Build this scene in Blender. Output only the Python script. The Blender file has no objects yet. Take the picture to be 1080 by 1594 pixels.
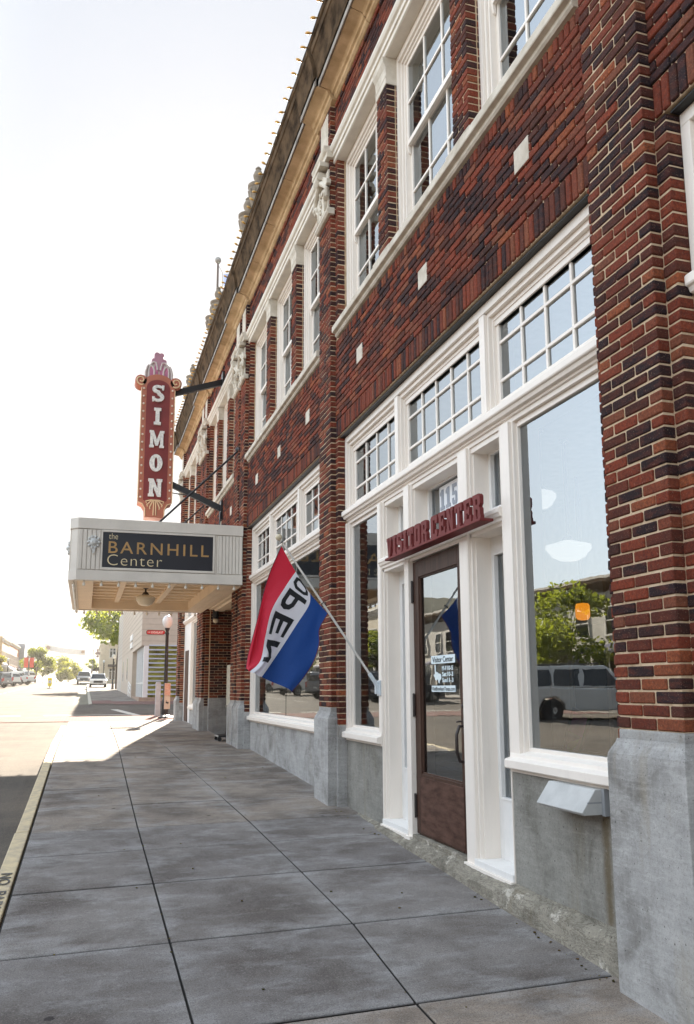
import bpy, bmesh, math, random
import numpy as np
from mathutils import Vector, Matrix
random.seed(7); RNG = np.random.default_rng(7)
S = bpy.context.scene; COL = S.collection; D = bpy.data
rad = math.radians

# ------------------------------------------------------------------ camera
CF, CP, CT, CR, EYE = 1280.99, rad(9.28457), rad(17.48539), rad(-0.26258), 1.58
F = Vector((math.sin(CT)*math.cos(CP), math.cos(CT)*math.cos(CP), math.sin(CP)))
R0 = Vector((math.cos(CT), -math.sin(CT), 0)); U0 = R0.cross(F)
RR = R0*math.cos(CR)+U0*math.sin(CR); UU = -R0*math.sin(CR)+U0*math.cos(CR)
cam_d = D.cameras.new('camera'); cam = D.objects.new('camera', cam_d); COL.objects.link(cam)
cam_d.sensor_fit = 'VERTICAL'; cam_d.sensor_height = 36; cam_d.lens = CF/1594*36
cam_d.shift_y = (862-797)/1594; cam_d.clip_end = 5000; cam_d.clip_start = .05
M = Matrix((RR, UU, -F)).transposed().to_4x4(); M.translation = (0, 0, EYE)
cam.matrix_world = M
S.camera = cam

# ------------------------------------------------------------------ sky, sun, exposure
SAZ, SEL = rad(10.6), rad(22.6)
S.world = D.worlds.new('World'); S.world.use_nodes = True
nt = S.world.node_tree; nt.nodes.clear()
o_ = nt.nodes.new('ShaderNodeOutputWorld'); b_ = nt.nodes.new('ShaderNodeBackground'); sk = nt.nodes.new('ShaderNodeTexSky')
sk.sky_type = 'NISHITA'; sk.sun_disc = False; sk.sun_elevation = SEL; sk.sun_rotation = SAZ
sk.air_density = 1.0; sk.dust_density = .8; sk.ozone_density = 1.5
b_.inputs[1].default_value = .15
gm = nt.nodes.new('ShaderNodeGamma'); gm.inputs[1].default_value = .17          # compresses the sky's range, added to lift light on shaded fronts
hs = nt.nodes.new('ShaderNodeHueSaturation'); hs.inputs['Saturation'].default_value = 1.55
nt.links.new(sk.outputs[0], gm.inputs[0]); nt.links.new(gm.outputs[0], hs.inputs['Color']); nt.links.new(hs.outputs[0], b_.inputs[0])
# added: sky brightened to the west, out of view, to light the shaded facade
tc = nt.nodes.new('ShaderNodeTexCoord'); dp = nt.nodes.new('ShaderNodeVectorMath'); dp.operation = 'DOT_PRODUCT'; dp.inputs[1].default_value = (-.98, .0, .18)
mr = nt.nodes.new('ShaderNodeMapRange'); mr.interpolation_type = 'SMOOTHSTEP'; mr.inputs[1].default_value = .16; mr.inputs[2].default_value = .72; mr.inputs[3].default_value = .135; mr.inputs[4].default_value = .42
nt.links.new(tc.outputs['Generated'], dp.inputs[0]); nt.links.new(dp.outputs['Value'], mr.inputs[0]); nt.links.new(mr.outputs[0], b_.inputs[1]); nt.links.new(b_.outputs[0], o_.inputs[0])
sd = D.lights.new('sun', 'SUN'); sd.energy = 5.0; sd.angle = rad(.5); sd.color = (1, .88, .72)
sun = D.objects.new('sun', sd); COL.objects.link(sun)
sun.rotation_euler = Vector((math.sin(SAZ)*math.cos(SEL), math.cos(SAZ)*math.cos(SEL), math.sin(SEL))).to_track_quat('Z', 'Y').to_euler()
S.view_settings.view_transform = 'Standard'; S.view_settings.look = 'None'; S.view_settings.gamma = 1
S.view_settings.exposure = 2.42
S.cycles.max_bounces = 8; S.cycles.transparent_max_bounces = 24

# ------------------------------------------------------------------ ground profile along the street
PR = [(-60, -2.6), (-10, -.56), (4, 0), (16, .5), (22, .56), (30, .62), (45, .8), (102, 1.8), (150, 2.95), (200, 3.1), (400, 2.6), (1500, 2)]
def zg(y): return float(np.interp(y, [p[0] for p in PR], [p[1] for p in PR]))

# ------------------------------------------------------------------ materials
MT = {}
def new_mat(n):
    m = D.materials.new(n); m.use_nodes = True; t = m.node_tree
    return m, t, t.nodes['Principled BSDF']
def ramp(t, fac, stops):
    r = t.nodes.new('ShaderNodeValToRGB')
    e = r.color_ramp.elements
    while len(e) < len(stops): e.new(.5)
    for i, (p, c) in enumerate(stops):
        e[i].position = p; e[i].color = (*c, 1) if len(c) == 3 else c
    t.links.new(fac, r.inputs[0]); return r.outputs[0]
def noise(t, co, scale, detail=4, rough=.6, dist=0):
    n = t.nodes.new('ShaderNodeTexNoise'); n.inputs['Scale'].default_value = scale; n.inputs['Detail'].default_value = detail
    n.inputs['Roughness'].default_value = rough; n.inputs['Distortion'].default_value = dist
    t.links.new(co, n.inputs['Vector']); return n.outputs['Fac']
def mixc(t, fac, a, b, mode='MIX'):
    n = t.nodes.new('ShaderNodeMix'); n.data_type = 'RGBA'; n.blend_type = mode
    for i, x in ((0, fac), (6, a), (7, b)):
        if isinstance(x, (int, float)): n.inputs[i].default_value = x
        elif isinstance(x, tuple): n.inputs[i].default_value = (*x, 1)
        else: t.links.new(x, n.inputs[i])
    return n.outputs[2]
def coords(t, scale=(1, 1, 1), kind='Object'):
    tc = t.nodes.new('ShaderNodeTexCoord'); mp = t.nodes.new('ShaderNodeMapping')
    mp.inputs['Scale'].default_value = scale; t.links.new(tc.outputs[kind], mp.inputs[0]); return mp.outputs[0]
def bump(t, b, h, s=.3, d=.01):
    n = t.nodes.new('ShaderNodeBump'); n.inputs['Strength'].default_value = s; n.inputs['Distance'].default_value = d
    t.links.new(h, n.inputs['Height']); t.links.new(n.outputs[0], b.inputs['Normal'])
def attr(t, name='rnd'):
    a = t.nodes.new('ShaderNodeAttribute'); a.attribute_name = name; return a.outputs['Fac']
def mat(n, c, rough=.6, var=.18, scale=6, bs=.15, bscale=60, metal=0, stretch=(1, 1, 1), c2=None, spec=.5, emit=None):
    """plain painted / solid surface with uneven tone and a fine bump"""
    if n in MT: return MT[n]
    m, t, b = new_mat(n); co = coords(t, stretch)
    f = noise(t, co, scale, 5)
    c2 = c2 or tuple(x*(1-var*1.6) for x in c)
    col = ramp(t, f, [(.3, c2), (.62, c)])
    t.links.new(col, b.inputs['Base Color'])
    b.inputs['Roughness'].default_value = rough; b.inputs['Metallic'].default_value = metal
    b.inputs['Specular IOR Level'].default_value = spec
    if bs: bump(t, b, noise(t, co, bscale, 3), bs, .004)
    if emit: b.inputs['Emission Color'].default_value = (*emit[0], 1); b.inputs['Emission Strength'].default_value = emit[1]
    MT[n] = m; return m
def mat_brick():
    m, t, b = new_mat('brick'); co = coords(t); a = attr(t)
    c = ramp(t, a, [(0, (.012, .013, .018)), (.19, (.022, .02, .026)), (.26, (.05, .024, .02)), (.40, (.115, .034, .022)),
                    (.55, (.225, .048, .025)), (.78, (.30, .058, .026)), (.9, (.25, .092, .052)), (1, (.41, .11, .04))])
    c = mixc(t, ramp(t, noise(t, co, 55, 5, .75), [(.35, (0, 0, 0)), (.65, (.75, .75, .75))]), c, (.045, .02, .017))
    c = mixc(t, ramp(t, noise(t, coords(t, (1, 1, 3)), 9, 5, .7), [(.45, (0, 0, 0)), (.75, (.5, .5, .5))]), c, (.20, .05, .028))
    c = mixc(t, ramp(t, noise(t, co, 130, 3), [(.60, (0, 0, 0)), (.70, (.6, .6, .6))]), c, (.30, .19, .14))
    c = mixc(t, ramp(t, noise(t, co, .9, 4), [(.5, (0, 0, 0)), (.8, (.22, .22, .22))]), c, (.2, .1, .075))
    t.links.new(c, b.inputs['Base Color']); b.inputs['Roughness'].default_value = .85; b.inputs['Specular IOR Level'].default_value = .14
    bump(t, b, noise(t, co, 110, 5, .8), .9, .009)
    return m
def mat_mortar():
    m, t, b = new_mat('mortar'); co = coords(t)
    c = ramp(t, noise(t, co, 14, 6, .7), [(.25, (.30, .20, .12)), (.5, (.56, .42, .28)), (.75, (.68, .54, .39))])
    t.links.new(c, b.inputs['Base Color']); b.inputs['Roughness'].default_value = .95; b.inputs['Specular IOR Level'].default_value = .1
    bump(t, b, noise(t, co, 160, 4), .5, .006); return m
def mat_concrete(n, base, dark, streak=True, stain=None):
    m, t, b = new_mat(n); co = coords(t)
    f1 = noise(t, co, 2.2, 8, .68, .6); c = ramp(t, f1, [(.3, dark), (.5, base), (.72, tuple(min(1, x*1.35) for x in base))])
    if streak:
        c = mixc(t, ramp(t, noise(t, coords(t, (14, 14, 1.1)), 1.4, 6, .7), [(.42, (0, 0, 0)), (.75, (.35, .35, .35))]), c, tuple(x*1.45 for x in base))
        c = mixc(t, ramp(t, noise(t, coords(t, (1, 1.3, 9)), 2.2, 8, .75, .4), [(.46, (0, 0, 0)), (.74, (.45, .45, .45))]), c, tuple(x*.60 for x in base))
        c = mixc(t, ramp(t, noise(t, coords(t, (1, 1.8, 13)), 2.4, 9, .78, .3), [(.5, (0, 0, 0)), (.75, (.5, .5, .5))]), c, tuple(min(.75, x*1.7) for x in base))
        c = mixc(t, ramp(t, noise(t, coords(t, (4, 4, .5)), 1.2, 4, .6), [(.58, (0, 0, 0)), (.75, (.45, .45, .45))]), c, (base[0]*.8, base[1]*.68, base[2]*.46))
        if stain is not None:
            tc = t.nodes.new('ShaderNodeTexCoord'); sp = t.nodes.new('ShaderNodeSeparateXYZ'); t.links.new(tc.outputs['Object'], sp.inputs[0])
            sh_ = t.nodes.new('ShaderNodeMath'); sh_.operation = 'SUBTRACT'; sh_.inputs[1].default_value = stain; t.links.new(sp.outputs['Y'], sh_.inputs[0])
            ab = t.nodes.new('ShaderNodeMath'); ab.operation = 'ABSOLUTE'; t.links.new(sh_.outputs[0], ab.inputs[0])
            ad = t.nodes.new('ShaderNodeMath'); ad.operation = 'MULTIPLY_ADD'; ad.inputs[1].default_value = .08; t.links.new(noise(t, coords(t, (1, 3, 2)), 4, 5), ad.inputs[0]); t.links.new(ab.outputs[0], ad.inputs[2])
            c = mixc(t, ramp(t, ad.outputs[0], [(.05, (.8, .8, .8)), (.10, (0, 0, 0))]), c, (.13, .095, .05))
    c = mixc(t, ramp(t, noise(t, co, 70, 5, .8), [(.5, (0, 0, 0)), (.7, (.6, .6, .6))]), c, dark)
    c = mixc(t, ramp(t, noise(t, co, 48, 2, .5), [(.70, (0, 0, 0)), (.73, (.75, .75, .75))]), c, tuple(x*.4 for x in dark))
    c = mixc(t, ramp(t, noise(t, co, 26, 6, .8), [(.58, (0, 0, 0)), (.72, (.5, .5, .5))]), c, tuple(x*1.7 for x in base))
    t.links.new(c, b.inputs['Base Color']); b.inputs['Roughness'].default_value = .92; b.inputs['Specular IOR Level'].default_value = .15
    bump(t, b, noise(t, co, 60, 6, .8), .5, .006); return m
def mat_pave():
    m, t, b = new_mat('pavement'); co = coords(t); a = attr(t)
    ed = attr(t, 'edge')
    c = ramp(t, a, [(0, (.225, .208, .20)), (.35, (.265, .242, .226)), (.6, (.31, .262, .218)), (1, (.37, .30, .24))])
    c = mixc(t, ramp(t, noise(t, co, 1.3, 7, .66, .3), [(.36, (.8, .8, .8)), (.6, (0, 0, 0))]), c, (.10, .082, .072))
    c = mixc(t, ramp(t, noise(t, coords(t, (.9, 3.0, 1)), 1.6, 9, .75, .2), [(.5, (0, 0, 0)), (.74, (.55, .55, .55))]), c, (.15, .122, .1))
    cl_ = t.nodes.new('ShaderNodeClamp'); t.links.new(ed, cl_.inputs[0])
    ef = t.nodes.new('ShaderNodeMath'); ef.operation = 'MULTIPLY_ADD'; ef.inputs[1].default_value = .085
    t.links.new(cl_.outputs[0], ef.inputs[0]); t.links.new(noise(t, coords(t, (1.2, 2.2, 1)), 1.7, 10, .72, .25), ef.inputs[2])
    c = mixc(t, ramp(t, ef.outputs[0], [(.50, (0, 0, 0)), (.74, (.55, .55, .55))]), c, (.50, .495, .49))
    c = mixc(t, ramp(t, noise(t, coords(t, (6, .7, 1)), 1.0, 7, .7), [(.56, (0, 0, 0)), (.75, (.35, .35, .35))]), c, (.27, .25, .225))
    c = mixc(t, ramp(t, noise(t, co, 130, 4, .85), [(.46, (0, 0, 0)), (.64, (.7, .7, .7))]), c, (.06, .053, .05))
    c = mixc(t, ramp(t, noise(t, co, 95, 4, .85), [(.54, (0, 0, 0)), (.68, (.6, .6, .6))]), c, (.42, .39, .36))
    hd = t.nodes.new('ShaderNodeMapRange'); hd.inputs[1].default_value = 1.6; hd.inputs[2].default_value = 3.0; t.links.new(ed, hd.inputs[0])
    c = mixc(t, hd.outputs[0], c, (.025, .022, .02))
    c = mixc(t, ramp(t, noise(t, co, 7, 3, .5), [(.735, (0, 0, 0)), (.76, (.75, .75, .75))]), c, (.035, .03, .03))
    t.links.new(c, b.inputs['Base Color']); b.inputs['Roughness'].default_value = .92; b.inputs['Specular IOR Level'].default_value = .1
    bump(t, b, noise(t, co, 230, 5, .8), .5, .004); return m
def mat_asphalt():
    m, t, b = new_mat('asphalt'); co = coords(t)
    c = ramp(t, noise(t, co, .6, 8, .7), [(.3, (.085, .076, .067)), (.6, (.165, .138, .112))])
    c = mixc(t, ramp(t, noise(t, coords(t, (2.2, .12, 1)), 1, 6, .7), [(.45, (0, 0, 0)), (.75, (.5, .5, .5))]), c, (.19, .168, .142))
    v = t.nodes.new('ShaderNodeTexVoronoi'); v.inputs['Scale'].default_value = 70; t.links.new(co, v.inputs[0])
    c = mixc(t, ramp(t, v.outputs['Distance'], [(.15, (.6, .6, .6)), (.55, (0, 0, 0))]), c, (.045, .045, .05))
    t.links.new(c, b.inputs['Base Color']); b.inputs['Roughness'].default_value = .95; b.inputs['Specular IOR Level'].default_value = .06
    bump(t, b, v.outputs['Distance'], .25, .006); return m
def mat_paver():
    m, t, b = new_mat('brick_paver'); co = coords(t)
    br = t.nodes.new('ShaderNodeTexBrick'); br.inputs['Scale'].default_value = 1; br.inputs['Brick Width'].default_value = .2
    br.inputs['Row Height'].default_value = .1; br.inputs['Mortar Size'].default_value = .008
    br.inputs['Color1'].default_value = (.2, .085, .07, 1); br.inputs['Color2'].default_value = (.15, .08, .075, 1); br.inputs['Mortar'].default_value = (.25, .21, .18, 1)
    t.links.new(co, br.inputs['Vector'])
    c = mixc(t, ramp(t, noise(t, co, 1.5, 6), [(.4, (0, 0, 0)), (.7, (.5, .5, .5))]), br.outputs['Color'], (.24, .18, .16))
    t.links.new(c, b.inputs['Base Color']); b.inputs['Roughness'].default_value = .95; b.inputs['Specular IOR Level'].default_value = .05; return m
def mat_glass(n, ior=1.75, tint=(.9, .93, .92), wave=.0):
    m = D.materials.new(n); m.use_nodes = True; t = m.node_tree; t.nodes.clear()
    o = t.nodes.new('ShaderNodeOutputMaterial'); mx = t.nodes.new('ShaderNodeMixShader'); tr = t.nodes.new('ShaderNodeBsdfTransparent'); gl = t.nodes.new('ShaderNodeBsdfGlossy'); fr = t.nodes.new('ShaderNodeFresnel')
    tr.inputs[0].default_value = (*tint, 1); gl.inputs['Roughness'].default_value = 0.0; gl.inputs[0].default_value = (.90, .96, 1, 1); fr.inputs[0].default_value = ior
    if wave:
        bp = t.nodes.new('ShaderNodeBump'); bp.inputs['Strength'].default_value = wave; bp.inputs['Distance'].default_value = .02
        t.links.new(noise(t, coords(t), 3.5, 2, .4), bp.inputs['Height']); t.links.new(bp.outputs[0], gl.inputs['Normal'])
    t.links.new(fr.outputs[0], mx.inputs[0]); t.links.new(tr.outputs[0], mx.inputs[1]); t.links.new(gl.outputs[0], mx.inputs[2]); t.links.new(mx.outputs[0], o.inputs[0])
    return m
def mat_leaf(n, cs):
    m, t, b = new_mat(n); a = attr(t)
    c = ramp(t, a, [(i/(len(cs)-1), x) for i, x in enumerate(cs)])
    t.links.new(c, b.inputs['Base Color']); b.inputs['Roughness'].default_value = .6
    tr = t.nodes.new('ShaderNodeBsdfTranslucent'); mx = t.nodes.new('ShaderNodeMixShader'); mx.inputs[0].default_value = .55
    t.links.new(mixc(t, .6, c, (.40, .42, .03)), tr.inputs[0]); out = t.nodes['Material Output']
    t.links.new(b.outputs[0], mx.inputs[1]); t.links.new(tr.outputs[0], mx.inputs[2]); t.links.new(mx.outputs[0], out.inputs[0]); return m
BRICK, MORTAR = mat_brick(), mat_mortar()
CONC = mat_concrete('base_concrete', (.36, .352, .34), (.17, .16, .145)); CONC2 = mat_concrete('riser_concrete', (.25, .24, .215), (.12, .11, .09), True, 4.36)
PLINTH = mat_concrete('plinth_concrete', (.26, .235, .19), (.09, .08, .065))
def _flake(m):
    t = m.node_tree; b = t.nodes['Principled BSDF']; src = b.inputs['Base Color'].links[0].from_socket; co = coords(t)
    c = mixc(t, ramp(t, noise(t, co, 4.5, 7, .7), [(.585, (0, 0, 0)), (.61, (.75, .75, .75))]), src, (.52, .48, .41))
    c = mixc(t, ramp(t, noise(t, coords(t, (1, .5, 2)), 7, 8, .8, 1.5), [(.47, (0, 0, 0)), (.495, (.85, .85, .85)), (.52, (0, 0, 0))]), c, (.06, .05, .04))
    t.links.new(c, b.inputs['Base Color'])
_flake(PLINTH)
STONE = mat('cream_stone', (.62, .56, .47), .8, .2, 5, .3, 60, c2=(.42, .36, .28))
SOFFIT = mat('tan_stone', (.70, .52, .32), .9, .2, 3, .25, 40, c2=(.45, .31, .17), spec=.1)
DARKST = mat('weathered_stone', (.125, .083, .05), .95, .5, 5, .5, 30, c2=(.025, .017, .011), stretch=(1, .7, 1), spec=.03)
GREYST = mat('grey_stone_edge', (.34, .3, .26), .9, .3, 6, .4, 40, c2=(.16, .14, .12))
WHITE = mat('white_paint', (.84, .768, .69), .42, .025, 5, .1, 40, stretch=(1, 1, .5))
WHITE2 = mat('white_door_paint', (.8, .78, .75), .4, .04, 7, .08, 40)
def _wear(m):
    t = m.node_tree; b = t.nodes['Principled BSDF']; src = b.inputs['Base Color'].links[0].from_socket; co = coords(t)
    c = mixc(t, ramp(t, noise(t, coords(t, (9, 9, .8)), 2.2, 7, .72), [(.55, (0, 0, 0)), (.8, (.30, .30, .30))]), src, (.50, .43, .36))
    c = mixc(t, ramp(t, noise(t, co, 34, 6, .75), [(.62, (0, 0, 0)), (.72, (.28, .28, .28))]), c, (.40, .34, .28))
    t.links.new(c, b.inputs['Base Color']); b.inputs['Specular IOR Level'].default_value = .35
_wear(WHITE); _wear(WHITE2); _wear(CREAM_ := mat('marquee_cream', (.68, .63, .56), .45, .06, 3, .05))
GLASS = mat_glass('glass', 3.3, (.85, .88, .87), wave=.03); GLASS2 = mat_glass('upper_glass', 3.6, (.8, .83, .83), wave=.04)
STEEL = mat('black_steel', (.012, .012, .013), .45, .3, 12, .2)
BLACK = mat('black_metal', (.015, .015, .016), .4, .2)
DOORW = mat('dark_red_wood', (.076, .040, .028), .4, .35, 4, .35, 25, stretch=(6, 6, .6), c2=(.036, .017, .012), spec=.15)
KICK = mat('worn_red_wood', (.115, .062, .046), .6, .4, 5, .35, 30, stretch=(1, 1, 3.5), c2=(.045, .022, .016), spec=.12)
IRON = mat('dark_iron', (.03, .02, .018), .4, .3, 20, .2)
CREAM = MT['marquee_cream']
CREAM2 = mat('marquee_ceiling_cream', (.86, .71, .53), .55, .06, 3, .05)
PALEK = mat('pale_kerb', (.5, .46, .38), .85, .2)
PAVE, ASPH, PAVER = mat_pave(), mat_asphalt(), mat_paver()
YELLOW = mat('worn_yellow_paint', (.62, .5, .3), .75, .3, 9, .4, 70, c2=(.4, .33, .24))
DIRT = mat('joint_dirt', (.022, .02, .018), .95, .3)
PLASTER = mat('inner_plaster', (.5, .46, .4), .8, .1); FLOORW = mat('inner_floor', (.16, .1, .06), .4, .3, 5, .1, 40, stretch=(8, 1, 1))
DARKIN = mat('inner_dark', (.05, .045, .04), .7, .2)

# ------------------------------------------------------------------ mesh helpers
class MB:
    def __init__(s): s.v = []; s.f = []; s.r = []; s.m = []
    def add(s, vs, fs, r=0.5, m=0):
        n = len(s.v); s.v += [tuple(p) for p in vs]; s.f += [[i+n for i in f] for f in fs]
        s.r += [r]*len(fs); s.m += [m]*len(fs); return s
    def box(s, x0, x1, y0, y1, z0, z1, r=.5, m=0):
        return s.add([(x0, y0, z0), (x1, y0, z0), (x1, y1, z0), (x0, y1, z0), (x0, y0, z1), (x1, y0, z1), (x1, y1, z1), (x0, y1, z1)],
                     [(0, 3, 2, 1), (4, 5, 6, 7), (0, 1, 5, 4), (1, 2, 6, 5), (2, 3, 7, 6), (3, 0, 4, 7)], r, m)
    def prism(s, poly, a0, a1, ax='y', r=.5, m=0):
        P = {'x': lambda a, p: (a, p[0], p[1]), 'y': lambda a, p: (p[0], a, p[1]), 'z': lambda a, p: (p[0], p[1], a)}[ax]
        n = len(poly)
        return s.add([P(a0, p) for p in poly]+[P(a1, p) for p in poly],
                     [list(range(n))[::-1], list(range(n, 2*n))]+[(i, (i+1) % n, (i+1) % n+n, i+n) for i in range(n)], r, m)
    def quad(s, a, b, c, d, r=.5, m=0): return s.add([a, b, c, d], [(0, 1, 2, 3)], r, m)
    def tube(s, pts, r, n=8, rr=.5, m=0, cap=True):
        pts = [Vector(p) for p in pts]; rs = r if isinstance(r, (list, tuple)) else [r]*len(pts)
        vs = []; fs = []; up = None
        for i, p in enumerate(pts):
            d = (pts[min(i+1, len(pts)-1)]-pts[max(i-1, 0)]).normalized()
            if up is None: up = d.orthogonal().normalized()
            a = (up-d*up.dot(d)).normalized(); up = a; b = d.cross(a)
            vs += [p+(a*math.cos(2*math.pi*k/n)+b*math.sin(2*math.pi*k/n))*rs[i] for k in range(n)]
        for i in range(len(pts)-1):
            for k in range(n): fs.append((i*n+k, i*n+(k+1) % n, (i+1)*n+(k+1) % n, (i+1)*n+k))
        if cap: fs += [list(range(n))[::-1], list(range((len(pts)-1)*n, len(pts)*n))]
        return s.add(vs, fs, rr, m)
    def lathe(s, prof, c=(0, 0, 0), n=16, r=.5, m=0, ax='z'):
        vs = []; fs = []
        for (q, z) in prof:
            for k in range(n):
                a = 2*math.pi*k/n; x, y = q*math.cos(a), q*math.sin(a)
                vs.append({'z': (c[0]+x, c[1]+y, c[2]+z), 'y': (c[0]+x, c[1]+z, c[2]+y), 'x': (c[0]+z, c[1]+x, c[2]+y)}[ax])
        for i in range(len(prof)-1):
            for k in range(n): fs.append((i*n+k, i*n+(k+1) % n, (i+1)*n+(k+1) % n, (i+1)*n+k))
        fs += [list(range(n))[::-1], list(range((len(prof)-1)*n, len(prof)*n))]
        return s.add(vs, fs, r, m)
    def ball(s, c, r, n=12, sq=1, m=0):
        return s.lathe([(max(1e-4, r*math.sin(math.pi*i/8)), -r*sq*math.cos(math.pi*i/8)) for i in range(9)], c, n, m=m)
    def merge(s, o, mt=None):
        vs = [mt @ Vector(p) for p in o.v] if mt else o.v
        n = len(s.v); s.v += [tuple(p) for p in vs]; s.f += [[i+n for i in f] for f in o.f]; s.r += o.r; s.m += o.m; return s
    def obj(s, name, mats, parent=None, bev=0, smooth=False, recalc=True, auto=False):
        me = D.meshes.new(name); me.from_pydata(s.v, [], s.f)
        if recalc and len(s.f) < 60000:
            bm = bmesh.new(); bm.from_mesh(me); bmesh.ops.recalc_face_normals(bm, faces=bm.faces); bm.to_mesh(me); bm.free()
        a = me.attributes.new('rnd', 'FLOAT', 'FACE'); a.data.foreach_set('value', s.r)
        for q in (mats if isinstance(mats, (list, tuple)) else [mats]): me.materials.append(q)
        me.polygons.foreach_set('material_index', s.m)
        if smooth: me.polygons.foreach_set('use_smooth', [True]*len(s.f))
        o = D.objects.new(name, me); COL.objects.link(o)
        if smooth and auto: me.set_sharp_from_angle(angle=rad(40))
        if parent: attach(o, parent)
        if bev:
            b = o.modifiers.new('bevel', 'BEVEL'); b.width = bev; b.segments = 2; b.limit_method = 'ANGLE'; b.angle_limit = rad(50)
        return o
def wloc(o):
    p = Vector(o.location)
    while o.parent: o = o.parent; p = p+Vector(o.location)
    return p
def attach(o, parent):
    o.parent = parent; root = parent
    while root.parent: root = root.parent
    if parent is root: o.matrix_parent_inverse = Matrix.Translation(-Vector(root.location))
def tag(o, label, cat, group=None, kind=None):
    if label: o['label'] = label
    if cat: o['category'] = cat
    if group: o['group'] = group
    if kind: o['kind'] = kind
    return o
def thing(name, label, cat, loc=(0, 0, 0), group=None):
    o = D.objects.new(name, None); COL.objects.link(o); o.location = loc; o.empty_display_size = .2
    return tag(o, label, cat, group)
def struct(o): o['kind'] = 'structure'; return o
def dup(root, loc, rz=0, label=None, scale=None):
    def cp(o, par):
        c = o.copy(); COL.objects.link(c)
        if par: c.parent = par
        for ch in list(o.children): cp(ch, c)
        return c
    r = cp(root, None); r.location = loc; r.rotation_euler = (0, 0, rz)
    if scale: r.scale = scale
    if label: r['label'] = label
    return r

def curve_mesh(loops, ext, holes=True):
    """2D outline loops (holes allowed) -> extruded mesh verts, faces in local x,y,z"""
    cu = D.curves.new('outline', 'CURVE'); cu.dimensions = '2D'; cu.fill_mode = 'BOTH'; cu.extrude = ext/2
    for lp in loops:
        sp = cu.splines.new('POLY'); sp.points.add(len(lp)-1); sp.use_cyclic_u = True
        for i, p in enumerate(lp): sp.points[i].co = (p[0], p[1], 0, 1)
    return _tomesh(cu)
def _tomesh(cu):
    o = D.objects.new('outline', cu); COL.objects.link(o)
    dg = bpy.context.evaluated_depsgraph_get(); dg.update(); e = o.evaluated_get(dg); me = e.to_mesh()
    vs = [tuple(v.co) for v in me.vertices]; fs = [list(p.vertices) for p in me.polygons]
    e.to_mesh_clear(); D.objects.remove(o); D.curves.remove(cu); return vs, fs
def text_mesh(txt, ext=.01, offset=0, space=1.0):
    cu = D.curves.new('letters', 'FONT'); cu.body = txt; cu.extrude = ext/2; cu.offset = offset; cu.space_character = space; cu.resolution_u = 4
    return _tomesh(cu)
def fit(vs, w, h, cx=0, cy=0):
    xs = [v[0] for v in vs]; ys = [v[1] for v in vs]; sx = w/(max(xs)-min(xs)); sy = h/(max(ys)-min(ys)) if h else sx
    mx, my = (max(xs)+min(xs))/2, (max(ys)+min(ys))/2
    return [((v[0]-mx)*sx+cx, (v[1]-my)*sy+cy, v[2]) for v in vs]
WALL = lambda x, y, z: (lambda p: (x-p[2], y-p[0], z+p[1]))       # on a face looking to -X, centred at (x, y, z)
FACE = lambda x, y, z: (lambda p: (x+p[0], y-p[2], z+p[1]))       # on a face looking to -Y
def put(mb, vf, fn, r=.5, m=0): return mb.add([fn(p) for p in vf[0]], vf[1], r, m)
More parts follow.
